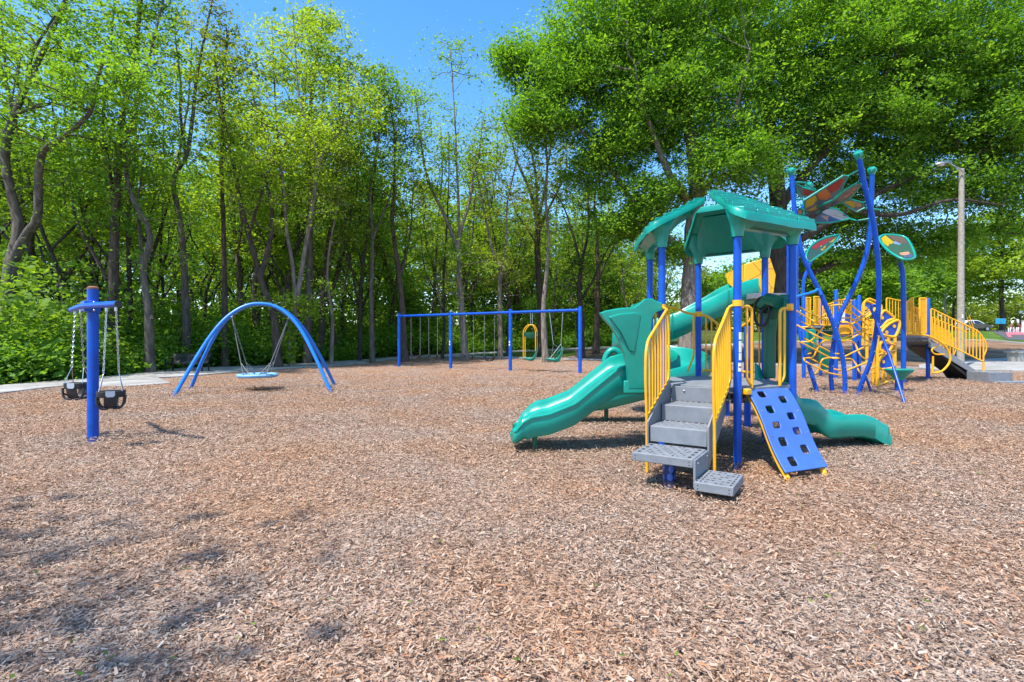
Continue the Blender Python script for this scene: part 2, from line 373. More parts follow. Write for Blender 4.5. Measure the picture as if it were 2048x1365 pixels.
# ground: one sheet to the horizon, following the rise behind the playground
ys = np.unique(np.concatenate([np.linspace(-60, 100, 81), [38, 44, 50, 56, 70], np.linspace(110, 200, 10), [300, 450, 900]])); xs = np.concatenate([[-900, -400], np.linspace(-200, 250, 46), [450, 900]])
gv = np.array([(x, y, tz(y)) for y in ys for x in xs]); nx = len(xs)
gq = np.array([(j*nx+i, j*nx+i+1, (j+1)*nx+i+1, (j+1)*nx+i) for j in range(len(ys)-1) for i in range(nx-1)])
structure(link('ground', np_mesh('ground', gv, gq, M['mulch'], smooth_=True)))

def curve(pts): a = np.array(pts, float); return lambda x: np.interp(x, a[:, 0], a[:, 1])
NEAR = curve([(-500, 845), (0, 789), (73, 780), (137, 773), (195, 767), (317, 757), (361, 755), (500, 744), (700, 730), (780, 721), (850, 715), (882, 713)])
FAR = curve([(-500, 810), (0, 773), (171, 759.6), (244, 752), (281, 747.4), (366, 737.7), (464, 735), (500, 734), (700, 722.6), (780, 716), (860, 711), (882, 710.4)])
CURB = curve([(882, 713), (903, 713.3), (1005, 716.5), (1200, 721.5), (1400, 727), (1600, 732), (1700, 733.5), (1800, 736), (1863, 741.5), (2048, 743), (2500, 747)])
UPPER = curve([(850, 711.6), (880, 711), (1014, 703), (1200, 695), (1400, 690), (1500, 687.5), (1700, 684), (1975, 682), (2047, 689), (2300, 697)])
def strip(name, pxs, near, far, m, top=.05, depth=.2, thick=None):
    mb = MB(); secs = []
    for px in pxs:
        a = G(px, near(px)); b = G(px, far(px)) if thick is None else None
        if b is None:
            b = a+np.array([a[0], a[1], 0])/np.linalg.norm(a[:2])*thick; b[2] = tz(b[1])
        up = np.array([0, 0, top]); dn = np.array([0, 0, -depth])
        secs.append([a+dn, a+up, b+up, b+dn])
    mb.loft(secs); return structure(mb.build(name, m, sharp=30))
strip('path', np.arange(-500, 883, 18), NEAR, FAR, M['path'], .045)
pad = MB(); pp = [G(*q)+np.array([0, 0, .036]) for q in ((150, 771), (200, 776), (256, 774.5), (342, 768), (317, 757.5), (317, 752), (200, 760))]
structure(pad.prism(pp, (0, 0, -.2)).build('path_pad', M['path']))
strip('kerb', np.arange(876, 1870, 26), CURB, CURB, M['concrete'], .10, .2, thick=.16)
strip('upper_path', np.arange(846, 1500, 20), lambda x: UPPER(x)+3.2, UPPER, M['concrete'], .05)
strip('upper_kerb', np.arange(1496, 2300, 20), lambda x: UPPER(x)+.2, UPPER, M['concrete'], .16, .25, thick=.5)
PF = curve([(1838, 731), (1900, 725), (1971, 719.5), (2048, 716), (2500, 709)])
strip('plaza', np.arange(1838, 2500, 20), CURB, PF, M['path'], .05)
# grass and wood floor behind the path
def lawn(name, pxs, edge, m, ymax, lift):
    secs = []
    for px in pxs:
        y0 = G(px, edge(px))[1]+.03
        yy = np.concatenate([[y0], np.array([y for y in ys if y > y0+.3 and y < ymax])[:200]])
        rows = [(px-1024)/F]+[y0]
        secs.append((px, y0))
    grid = np.linspace(0, 1, 60)**1.8
    v = []; n = len(grid)
    for px, y0 in secs:
        for g in grid:
            y = y0+(ymax-y0)*g; v.append(((px-1024)/F*y, y, tz(y)+lift+.02*math.sin(px*.07+y*2.1)*min(1, g*8)))
    q = [(i*n+k, (i+1)*n+k, (i+1)*n+k+1, i*n+k+1) for i in range(len(secs)-1) for k in range(n-1)]
    return structure(link(name, np_mesh(name, np.array(v), np.array(q), m, smooth_=True)))
EDGE = lambda x: FAR(x) if x < 870 else UPPER(x)
lawn('wood_floor', np.arange(-900, 1500, 20), EDGE, M['litter'], 190, .035)
lawn('lawn', np.arange(1480, 2700, 20), UPPER, M['lawn'], 190, .04)
M['mulch_brown'] = floor_mat('brown_mulch', (.13, .075, .045), (.21, .13, .08), (.30, .20, .13))
def terrace():
    pxs = np.arange(1150, 2400, 20); n = 24; v = []
    for px in pxs:
        y0, y1 = G(px, CURB(px)-1.2)[1], G(px, UPPER(px)+.3)[1]
        for g in np.linspace(0, 1, n): y = y0+(y1-y0)*g; v.append(((px-1024)/F*y, y, tz(y)+.018))
    q = [(i*n+k, (i+1)*n+k, (i+1)*n+k+1, i*n+k+1) for i in range(len(pxs)-1) for k in range(n-1)]
    structure(link('mulch_terrace', np_mesh('mulch_terrace', np.array(v), np.array(q), M['mulch_brown'], smooth_=True)))
terrace()
gvp = [G(*q)+np.array([0, 0, .03]) for q in ((884, 711.5), (1005, 704), (1090, 700.5), (1150, 702), (1155, 711), (1110, 716.5), (1005, 714.8), (905, 711.8))]
structure(MB().prism(gvp, (0, 0, -.1)).build('grass_verge', M['lawn']))
def flat(name, pts, m, lift):
    p = [np.array([x, y, tz(y)+lift]) for x, y in pts]
    return structure(MB().prism(p, (0, 0, -.4)).build(name, m))
flat('street', [(28, 73), (140, 73), (140, 84), (28, 84)], M['asphalt'], .12)
aq = [G(*q) for q in ((1984, 664), (2015, 681), (2120, 684), (2200, 664))]
lot = MB(); lot.prism([q+np.array([0, 0, .10]) for q in aq], (0, 0, -.4)); structure(lot.build('parking_lot', M['asphalt']))
pq = [G(*q)+np.array([0, 0, .125]) for q in ((2011, 667), (2016, 676), (2024, 676.5), (2021, 671.5), (2100, 671.5), (2100, 665.5))]
structure(MB().prism(pq, (0, 0, -.1)).build('painted_paving', M['pink']))

# mulch: loose wood chips lying on the ground, finer counts near the path to the camera
rng = np.random.default_rng(5)
MOUNDS = [(x, y, .045, .22) for x, y in ((2.62, 5.95), (3.534, 6.45), (1.948, 6.65), (3.68, 7.45), (-6.22, 7.6), (1.61, 5.24), (.31, 6.95))]
MOUNDS += [(*G(*q)[:2], .05, .3) for q in ((345, 792), (664, 783), (378, 777.5), (672, 770), (1160, 746.5), (1713, 790), (1688, 790), (1637, 786))]
SHADED_HOLLOWS = [(*G(835, 735)[:2], 1.5, .7, .45), (*G(955, 738)[:2], 1.6, .7, .45), (*G(1062, 744)[:2], .7, .5, .3), (*G(1115, 745)[:2], .7, .5, .3), (*G(535, 785)[:2], .7, .45, .3), (-5.6, 7.0, .4, .3, .2), (-6.6, 8.1, .4, .3, .2), (1.2, 5.6, .5, .4, .15), (-.3, 6.9, .6, .4, .12)]  # scuffed hollows; their darkening also paints in shadows of the swing seats
PADN = curve([(150, 771), (200, 776), (256, 775), (342, 768.5), (345, 757)])
def mulch_chips():
    Y = np.linspace(1.7, 25, 400); n0 = 10500
    dens = 2.35*Y*n0*np.where(Y < 4, 1, (4/Y)**.85)*np.clip((25-Y)/12, 0, 1); cdf = np.cumsum(dens)*(Y[1]-Y[0]); N = int(cdf[-1]); N = min(N, 2200000)
    y = np.interp(rng.random(N), cdf/cdf[-1], Y); x = (rng.random(N)*2-1)*(1.12*y+.4)
    keep = np.array([True]*N); px = 1024+x/y*F; py = HZ+CAMH*F/y
    keep = ~((px < 882) & (py < NEAR(px)+1)) & ~((px > 196) & (px < 343) & (py < PADN(px)+.6)) & ~((px >= 882) & (py < CURB(px)+1)); x, y = x[keep], y[keep]; N = len(x)
    sc = np.where(y < 4, 1, (y/4)**.26)*np.exp(np.clip(rng.normal(0, .42, N), -1.2, .85))
    l = .0088*sc; wd = .0026*sc*np.exp(rng.normal(0, .3, N))
    th = rng.random(N)*6.283; tilt = rng.normal(0, .22, N); roll = rng.normal(0, .30, N)
    a = np.stack([np.cos(th)*np.cos(tilt), np.sin(th)*np.cos(tilt), np.sin(tilt)], 1)
    b = np.stack([-np.sin(th)*np.cos(roll), np.cos(th)*np.cos(roll), np.sin(roll)], 1)
    bump = .016*(np.sin(x*1.3+.7*y)+np.sin(y*1.9-x*.6)+np.sin(x*3.1+1)*.5+2.0)*.6
    worn_shade = np.zeros(N)  # darkening of worn hollows, with swing seat shadows put into the colour
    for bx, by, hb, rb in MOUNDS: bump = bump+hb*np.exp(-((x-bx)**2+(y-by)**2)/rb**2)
    for bx, by, rx, ry, dk in SHADED_HOLLOWS: g = np.exp(-((x-bx)/rx)**2-((y-by)/ry)**2); worn_shade = worn_shade+dk*g; bump = bump-.02*g
    c = np.stack([x, y, np.interp(y, TY, TZ)+.008+np.maximum(0, bump)+np.abs(np.sin(tilt))*l+rng.random(N)*.012*np.minimum(2, sc)], 1)
    k = rng.uniform(.35, 1, (N, 4))
    v = np.stack([c-a*l[:, None]-b*(wd*k[:, 0])[:, None], c+a*l[:, None]-b*(wd*k[:, 1])[:, None], c+a*(l*.9)[:, None]+b*(wd*k[:, 2])[:, None], c-a*(l*.95)[:, None]+b*(wd*k[:, 3])[:, None]], 1).reshape(-1, 3)
    q = np.arange(4*N).reshape(-1, 4)
    o = link('mulch', np_mesh('mulch', v, q, M['chips'], np.clip(rng.beta(1.5, 1.25, N)-worn_shade, 0, 1)))
    o['kind'] = 'stuff'; o['label'] = 'tan and brown wood chip mulch covering the playground'
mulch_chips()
def fallen_leaves():
    r = np.random.default_rng(12); N = 110; y = 2.2+9*r.random(N)**1.6; x = (r.random(N)*2-1)*y*1.05; th = r.random(N)*6.28
    a = np.stack([np.cos(th), np.sin(th), r.normal(0, .2, N)], 1)*.020; b = np.stack([-np.sin(th), np.cos(th), r.normal(0, .3, N)], 1)*.008
    c = np.stack([x, y, np.full(N, .055)+.01*r.random(N)], 1); v = np.stack([c-a, c+b, c+a, c-b], 1).reshape(-1, 3)
    o = link('fallen_leaves', np_mesh('fallen_leaves', v, np.arange(4*N).reshape(-1, 4), M['leaf_green'], r.random(N))); o['kind'] = 'stuff'; o['label'] = 'small green leaves fallen on the mulch'
fallen_leaves()

# ------------------------------------------------------------------ trees
def leaves(cl, sig, k, L, W, r, flat_=.6, droop=.25, cv=.16):
    """k leaf blades (thin diamonds) round every cluster centre"""
    n = len(cl); cc = np.repeat(cl, k, 0); N = len(cc); sg = np.repeat(sig if np.ndim(sig) else np.full(n, sig), k)
    off = r.normal(0, 1, (N, 3))*np.array([1, 1, flat_]); ang = np.repeat(r.random(n)*6.283, k); st_ = np.repeat(r.uniform(.3, 1.5, n), k)*r.normal(0, 1, N)
    off = off*np.array([.8, .8, .8])+np.stack([np.cos(ang)*st_, np.sin(ang)*st_, st_*np.repeat(r.normal(-.12, .3, n), k)], 1); c = cc+off*sg[:, None]
    th = r.random(N)*6.283; up = r.normal(-droop, .5, N)
    a = np.stack([np.cos(th), np.sin(th), up], 1); a /= np.linalg.norm(a, axis=1)[:, None]
    b = np.cross(a, np.array([0, 0, 1.])+r.normal(0, .55, (N, 3))); b /= np.linalg.norm(b, axis=1)[:, None]
    s = np.exp(r.normal(0, .36, N))*.5
    A = a*(L*s)[:, None]; B = b*(W*s)[:, None]
    v = np.stack([c-A, c+B*1.0-A*.1, c+A, c-B*1.0-A*.1], 1)
    val = np.clip(.5+np.repeat(r.normal(0, cv, n), k)+r.normal(0, .14, N), 0, 1)
    return v.reshape(-1, 3), val
def segs_mesh(P0, P1, r0, r1, r, n=5, sag=.08):
    d = P1-P0; ln = np.linalg.norm(d, axis=1)+1e-9; d = d/ln[:, None]
    up = np.where(np.abs(d[:, 2:3]) < .9, np.array([[0, 0, 1.]]), np.array([[1., 0, 0]]))
    a = np.cross(up, d); a /= np.linalg.norm(a, axis=1)[:, None]; b = np.cross(d, a)
    mid = (P0+P1)/2+(a*r.normal(0, 1, (len(P0), 1))+b*r.normal(.3, 1, (len(P0), 1)))*(ln*sag)[:, None]
    pts = [P0, mid, P1]; rad = [r0, (r0+r1)/2, r1]; V = []
    for p, q in zip(pts, rad):
        for k in range(n):
            t = 6.28318*k/n; V.append(p+(a*math.cos(t)+b*math.sin(t))*q[:, None])
    V = np.stack(V, 1).reshape(-1, 3); base = np.arange(len(P0))[:, None]*(3*n); Q = []
    for i in range(2):
        for k in range(n): Q.append(np.stack([base[:, 0]+i*n+k, base[:, 0]+i*n+(k+1) % n, base[:, 0]+(i+1)*n+(k+1) % n, base[:, 0]+(i+1)*n+k], 1))
    return V, np.concatenate(Q)
def stem_arrays(stems):
    V, Q, o = [], [], 0
    for pts, rad in stems:
        mb = MB(); n = 10 if max(rad) > .12 else 7
        mb.tube(pts, rad, n, caps=False); V.append(np.array(mb.v)); Q.append(np.array(mb.f)+o); o += len(mb.v)
    return np.concatenate(V), np.concatenate(Q)
def make_stem(pts, r0, r1, wob=0., rs=None, flare=0.):
    p = smooth(pts, 6); n = len(p); t = np.linspace(0, 1, n); rad = r0+(r1-r0)*t**.85
    if flare: rad = rad*(1+flare*np.exp(-t*16))
    if wob and rs is not None:
        for ax in range(2): p[:, ax] += np.interp(t, np.linspace(0, 1, 7), rs.normal(0, wob, 7))*np.minimum(1, t*4)
        rad = rad*(1+rs.normal(0, .05, n))
    return p, rad
def crown(stems, centres, r, twig=.012, expo=.5, cap=.75):
    """joins every leaf cluster to the nearest limb or earlier cluster; returns branch mesh arrays"""
    sp = np.concatenate([s[0][len(s[0])//5:] for s in stems]); sr = np.concatenate([s[1][len(s[0])//5:] for s in stems]); ns = len(sp)
    d0 = np.array([np.min(np.linalg.norm(sp-c, axis=1)) for c in centres]); order = np.argsort(d0); cs = centres[order]
    nodes = np.concatenate([sp, cs]); par = np.full(len(nodes), -1); cost = np.concatenate([np.zeros(ns), np.zeros(len(cs))])
    for i in range(len(cs)):
        k = ns+i; q = nodes[:k]; dd = np.linalg.norm(q-cs[i], axis=1)+.35*cost[:k]+np.maximum(0, q[:, 2]-cs[i, 2]+.2)*.6
        j = int(np.argmin(dd)); par[k] = j; cost[k] = cost[j]+np.linalg.norm(q[j]-cs[i])
    cnt = np.ones(len(nodes))
    for k in range(len(nodes)-1, ns-1, -1): cnt[par[k]] += cnt[k]
    ch = np.arange(ns, len(nodes)); pr = par[ch]; rad = twig*cnt**expo
    lim = np.where(pr < ns, np.concatenate([sr, rad[ns:]])[pr]*cap, rad[pr]); r0 = np.minimum(rad[ch]*1.15, lim); r1 = np.minimum(np.maximum(twig*.6, rad[ch]*.72), r0)
    return segs_mesh(nodes[pr], nodes[ch], r0, r1, r), cs
def tree(name, base, stems, centres, lm, bm_, label, group=None, cat='tree', sig=.4, k=60, L=.16, W=.09, twig=.012, seed=1, **kw):
    r = np.random.default_rng(seed)
    root = thing(name, base, label, cat, group); org = np.array(base, float)
    V, Q = stem_arrays(stems); (V2, Q2), cs = crown(stems, centres, r, twig)
    V = np.concatenate([V, V2]); Q = np.concatenate([Q, Q2+len(V)-len(V2)])
    link('trunk', np_mesh('trunk', V-org, Q, bm_, smooth_=True), root)
    lv, val = leaves(cs, sig*np.exp(r.normal(0, .38, len(cs))), k, L, W, r, **kw)
    link('crown', np_mesh('crown', lv-org, np.arange(len(lv)).reshape(-1, 4), lm, val), root)
    return root
def around(stems, n, rmax, f0, r, zup=.8, prof=None, down=.0):
    """cluster centres scattered round the upper part of the stems"""
    out = []; wts = np.array([len(s[0])*1. for s in stems]); wts /= wts.sum()
    for i in r.choice(len(stems), n, p=wts):
        p = stems[i][0]; f = f0+(1-f0)*r.random()**.75 if i == 0 else .3+.7*r.random()
        q = p[min(len(p)-1, int(f*(len(p)-1)))]
        pr = prof(f) if prof else (math.sin(math.pi*min(1, .12+.86*f))**.6)
        rr = rmax*pr*math.sqrt(r.random()); th = r.random()*6.283
        out.append(q+np.array([rr*math.cos(th), rr*math.sin(th), zup*rr*(r.random()*1.1-down)]))
    return np.array(out)

def px_tree(name, Y, stems_px, lm, bm_, label, n, rmax, f0=.4, seed=1, sig=.40, k=70, L=.125, W=.078, zup=.7, group=None, flare=.5, cat='tree', twig=.016, top=None, **kw):
    """stems_px: [(r0, r1, [(px, py, dY)...])] in photo pixels at distance Y (+dY metres)"""
    r = np.random.default_rng(seed); stems = []
    for i, (r0, r1, pts) in enumerate(stems_px):
        pp = [P(a[0], a[1], Y+(a[2] if len(a) > 2 else 0)) for a in pts]
        if i == 0: pp[0][2] = tz(Y)-.15
        stems.append(make_stem(pp, r0, r1, .05, r, flare if i == 0 else 0))
    b = stems[0][0][0].copy(); b[2] = tz(Y)
    cs = around(stems, int(n*.8), rmax*1.05, f0, r, zup)
    if top: cs = cs[np.array([HZ-(c[2]-CAMH)*F/c[1] > top(1024+c[0]/c[1]*F) for c in cs])]
    return tree(name, b, stems, cs, lm, bm_, label, group, cat, sig=sig, k=int(k*1.12), L=L, W=W, seed=seed+50, twig=twig, **kw)
TOPC = curve([(-400, -400), (430, -300), (500, 20), (560, 25), (640, -10), (700, 60), (760, 110), (820, 140), (850, 60), (950, 60), (985, 150), (1050, 160), (1100, 200), (1200, 330), (1300, 420), (1400, 480), (2400, 480)])
top = lambda x: float(TOPC(x))+14

px_tree('deciduous_tree', 22.5, [(.29, .07, [(8, 752), (14, 660), (26, 530), (31, 465), (19, 390), (11, 310), (31, 228), (56, 170, .3), (84, 110, .5), (115, 44, .8), (150, -30, 1)]),
    (.21, .05, [(27, 520), (52, 468, -.2), (72, 432, -.4), (78, 340, -.7), (92, 300, -.9), (128, 277, -1.2), (178, 232, -1.6), (186, 180, -1.8), (205, 110, -2)]),
    (.10, .03, [(56, 170, .3), (70, 90, .1), (120, 20, -.5)]), (.08, .02, [(31, 228, 0), (100, 205, -1), (180, 180, -2), (260, 150, -3)])],
    M['leaf_green'], M['bark_grey'], 'large grey barked tree with a forked trunk at the far left edge', 260, 3.0, .42, 3, k=75, top=top)
px_tree('deciduous_tree', 24, [(.27, .06, [(222, 745), (226, 620), (230, 480), (236, 380), (240, 270), (262, 150), (280, 40), (290, -80)]), (.13, .03, [(232, 440), (215, 330), (205, 230), (220, 120), (230, 0)]), (.1, .02, [(215, 560, .2), (170, 470, .4), (145, 400, .6), (140, 300, .8)])],
    M['leaf_green'], M['bark_brown'], 'dark straight trunked tree standing behind the toddler swing post', 190, 2.6, .4, 7, k=70, top=top)
px_tree('deciduous_tree', 23.4, [(.19, .04, [(300, 742), (296, 640), (285, 540), (300, 470), (262, 390), (250, 310), (268, 230), (300, 110), (330, -20)]), (.11, .03, [(303, 640), (290, 560, .3), (278, 470, .5), (272, 400, .6), (290, 320, .7)])],
    M['leaf_green'], M['bark_grey'], 'tree with a lichen grey trunk leaning left above the bench', 140, 2.4, .4, 11, top=top)
px_tree('deciduous_tree', 28.2, [(.22, .04, [(372, 732), (374, 640), (372, 540), (358, 440), (346, 362), (372, 310), (384, 230), (392, 160), (415, 40), (425, -20)]), (.10, .02, [(372, 315), (362, 220, -.4), (356, 120, -.6), (352, 30, -.8)]), (.07, .02, [(396, 205), (450, 165, .5), (520, 120, 1)])],
    M['leaf_olive'], M['bark_grey'], 'sparse tree with a crooked S shaped trunk right of the bench', 110, 2.2, .5, 13, k=36, top=top)
px_tree('slender_tree', 29, [(.17, .05, [(450, 725), (449, 600), (448, 450), (447, 330), (449, 230), (452, 130), (455, 60)])],
    M['leaf_olive'], M['bark_brown'], 'straight pole like tree between the bench and the arch swing', 110, 2.3, .5, 17, k=40, top=top)
px_tree('deciduous_tree', 28, [(.22, .05, [(556, 726), (548, 640), (520, 560), (498, 470), (478, 390), (460, 300), (440, 190), (430, 120)]), (.15, .03, [(520, 560), (545, 460, .5), (535, 380, .8), (500, 300, 1), (450, 240, 1.4)]), (.10, .02, [(497, 470), (520, 400, -.6), (545, 330, -1), (590, 260, -1.4)])],
    M['leaf_yellow'], M['bark_brown'], 'leaning multi stemmed tree behind the hump of the arch swing', 170, 2.6, .4, 19, k=55, top=top)
t7 = px_tree('deciduous_tree', 28.5, [(.20, .12, [(584, 727), (582, 680), (590, 630), (593, 612)]), (.13, .03, [(593, 612), (582, 520), (572, 440), (560, 340), (520, 240), (500, 160)]), (.15, .03, [(593, 612), (606, 520), (622, 420), (636, 350), (650, 300), (690, 250), (720, 180)]), (.09, .02, [(628, 400), (632, 300), (600, 200), (590, 90), (585, 20)])],
    M['leaf_yellow'], M['bark_pale'], 'pale V forked yellow green tree with ivy on its trunk behind the arch swing', 300, 2.9, .5, 23, k=70, top=top)
px_tree('deciduous_tree', 32, [(.23, .05, [(615, 720), (617, 600), (621, 470), (622, 380), (618, 280), (625, 180), (640, 90), (650, 30)]), (.1, .02, [(621, 380), (660, 290, .4), (690, 190, .8), (700, 120, 1)])],
    M['leaf_yellow'], M['bark_grey'], 'tall yellow green tree crowning the wood right of the arch swing', 240, 3.0, .42, 29, k=70, top=top)
px_tree('slender_tree', 31, [(.12, .03, [(662, 715), (664, 640), (655, 560), (662, 470), (680, 380), (690, 300)])],
    M['leaf_olive'], M['bark_pale'], 'thin pale sapling leaning right just beyond the arch swing', 60, 1.6, .5, 31, k=40, top=top)
px_tree('deciduous_tree', 33, [(.15, .04, [(745, 712), (743, 600), (746, 480), (740, 380), (755, 280), (760, 190), (765, 150)]), (.08, .02, [(746, 480), (775, 400, .5), (800, 320, 1), (815, 240, 1.2)])],
    M['leaf_green'], M['bark_grey'], 'slim tree with a narrow rounded top left of the belt swings', 170, 2.7, .35, 37, k=65, top=top)
px_tree('deciduous_tree', 34, [(.24, .05, [(809, 716), (806, 640), (800, 560), (785, 450), (790, 370), (788, 280), (780, 210)]), (.1, .02, [(800, 560), (822, 460, .5), (830, 360, 1)])],
    M['leaf_olive'], M['bark_brown'], 'brown trunked tree behind the leftmost swing post', 150, 2.4, .4, 41, k=55, top=top)
px_tree('deciduous_tree', 36, [(.27, .17, [(930, 706), (925, 640), (921, 560), (914, 495)]), (.16, .04, [(914, 495), (890, 430), (862, 370), (845, 300), (835, 230), (828, 180)]), (.14, .03, [(914, 495), (930, 430), (948, 350), (960, 300), (965, 250)]), (.12, .02, [(918, 520), (919, 420), (914, 330), (910, 220), (905, 130), (900, 90)])],
    M['leaf_green'], M['bark_pale'], 'tall sparse pale tree with V forked stems behind the middle swing bay', 330, 3.1, .42, 43, k=40, sig=.5, top=top)
px_tree('deciduous_tree', 37, [(.2, .12, [(1000, 704), (1002, 640), (1001, 560), (990, 520)]), (.12, .03, [(990, 520), (975, 450), (962, 400), (950, 320)]), (.12, .03, [(1001, 560), (1012, 480), (1015, 400), (1030, 330), (1040, 250)])],
    M['leaf_olive'], M['bark_pale'], 'pale twin stemmed tree behind the third swing post', 190, 2.7, .5, 47, k=40, top=top)
px_tree('vase_shaped_tree', 40, [(.30, .2, [(1084, 700), (1080, 600), (1076, 500), (1074, 440)]), (.15, .03, [(1074, 440), (1055, 370), (1035, 320), (1020, 270), (1005, 240)]), (.15, .03, [(1074, 440), (1070, 350), (1060, 290), (1050, 240)]), (.14, .03, [(1074, 450), (1090, 370), (1100, 300), (1095, 240)]), (.13, .03, [(1075, 470), (1110, 390), (1130, 340), (1135, 290)]), (.09, .02, [(1078, 500), (1050, 450), (1030, 420), (1012, 360)])],
    M['leaf_olive'], M['bark_dark'], 'dark vase shaped tree with fanning bare limbs behind the tandem swing', 200, 3.0, .55, 53, k=36, top=top)
px_tree('slender_tree', 33.5, [(.2, .05, [(1092, 704), (1086, 640), (1085, 600), (1092, 545), (1098, 480), (1093, 400), (1095, 330), (1090, 260)])],
    M['leaf_olive'], M['bark_pale'], 'bent pale slender trunk beside the green adaptive swing', 80, 2.0, .55, 59, k=34, top=top)
px_tree('vase_shaped_tree', 38, [(.26, .14, [(1164, 702), (1163, 640), (1160, 570), (1162, 530)]), (.12, .03, [(1162, 530), (1145, 470), (1130, 420), (1105, 380)]), (.12, .03, [(1162, 530), (1178, 440), (1176, 380), (1180, 330)]), (.11, .03, [(1163, 600), (1185, 560), (1215, 500), (1250, 450)])],
    M['leaf_dark'], M['bark_dark'], 'dark forked tree just right of the last swing post', 150, 2.6, .5, 61, k=44, top=top)
px_tree('deciduous_tree', 41, [(.26, .05, [(1192, 697), (1194, 620), (1196, 540), (1192, 460), (1188, 400), (1200, 330)]), (.1, .03, [(1196, 560), (1225, 500), (1240, 440)])],
    M['leaf_dark'], M['bark_brown'], 'brown trunked tree seen above the hood of the green slide', 90, 2.3, .4, 67, k=44, top=top)
# ivy climbing the forked trunk, a part of that tree
r = np.random.default_rng(9)
iv = np.array([P(584+r.normal(0, 5), 725-95*t, 28.2) for t in r.random(110)])
v_, a_ = leaves(iv, .07, 10, .13, .10, r); link('ivy', np_mesh('ivy', v_-ORG[t7.name], np.arange(len(v_)).reshape(-1, 4), M['leaf_yellow'], a_), t7)

# two great oaks on the right
def oak(Y, stems_px, vols, n, label, seed, bm_, k=180, holes=()):
    r = np.random.default_rng(seed); stems = []
    for i, (r0, r1, pts) in enumerate(stems_px):
        pp = [P(a[0], a[1], Y+(a[2] if len(a) > 2 else 0)) for a in pts]
        if i == 0: pp[0][2] = tz(Y)-.2
        stems.append(make_stem(pp, r0, r1, .08, r, .35 if i == 0 else 0))
    cs = []; wt = np.array([v[6] for v in vols], float); wt /= wt.sum()
    while len(cs) < n:
        px, py, dy, rx, ry, rz, _ = vols[r.choice(len(vols), p=wt)]
        d = r.normal(0, 1, 3); d /= np.linalg.norm(d); q = d*r.random()**.42
        c = P(px, py, Y+dy)+q*np.array([rx, ry, rz])
        hx, hy = 1024+c[0]/c[1]*F, HZ-(c[2]-CAMH)*F/c[1]
        if any(((hx-a)/e)**2+((hy-b)/f)**2 < 1 for a, b, e, f in holes): continue
        cs.append(c)
    b = stems[0][0][0].copy(); b[2] = tz(Y)
    return tree('oak_tree', b, stems, np.array(cs), M['leaf_oak'], bm_, label, sig=.47, k=int(k*1.6), L=.16, W=.08, seed=seed+1, twig=.010, cat='tree', flat_=.62, cv=.2, droop=.35)
oak(32, [(.66, .34, [(1378, 716), (1378, 640), (1382, 560), (1386, 470), (1392, 400), (1388, 330), (1378, 260), (1370, 190)]), (.30, .06, [(1388, 420), (1350, 370, -.6), (1320, 300, -1.2), (1290, 220, -2), (1270, 130, -3)]), (.26, .05, [(1384, 520), (1330, 470, .4), (1280, 420, .4), (1225, 350, .2), (1180, 280, -.3), (1120, 235, -1), (1075, 180, -1.4)]), (.22, .05, [(1392, 410), (1430, 340, -1), (1450, 290, -1.8), (1480, 200, -3), (1500, 100, -4)]), (.2, .04, [(1378, 260), (1340, 160, 1), (1300, 60, 1.4)]), (.2, .04, [(1376, 250), (1420, 150, 1), (1450, 40, 2)])],
    [(1120, 170, 0, 3.4, 3, 2.6, 1.0), (1080, 245, -.5, 2.2, 2.4, 1.5, .5), (1220, 90, 0, 4.5, 4, 4, 1.6), (1290, 200, 0, 4, 4.5, 3, 1.2), (1390, 60, 0, 5, 5, 4, 1.8), (1400, 220, 0, 4.5, 5, 3.2, 1.4), (1190, 330, .5, 2.6, 2.6, 1.5, .55), (1290, 400, .5, 2.8, 3, 1.4, .6), (1250, 280, .5, 3, 3, 2, .7), (1470, 330, -2, 3, 2.6, 1.8, .6), (1030, 120, 0, 1.4, 1.6, 1.0, .25), (1390, 580, 1, .9, .6, .5, .06), (1250, 445, .5, 2.2, 2.4, 1.0, .35), (1340, 500, 1, 1.6, 2, .8, .2), (1330, -60, 0, 7, 6, 3.5, 1.2)],
    2250, 'huge oak with a pale grey trunk rising behind the green roofed play tower', 71, M['bark_oak'], k=86,
    holes=((1150, 205, 26, 20), (1200, 250, 25, 20), (1215, 175, 18, 14), (1130, 300, 40, 22), (1240, 400, 26, 14), (1345, 470, 30, 16), (1215, 420, 40, 16)))
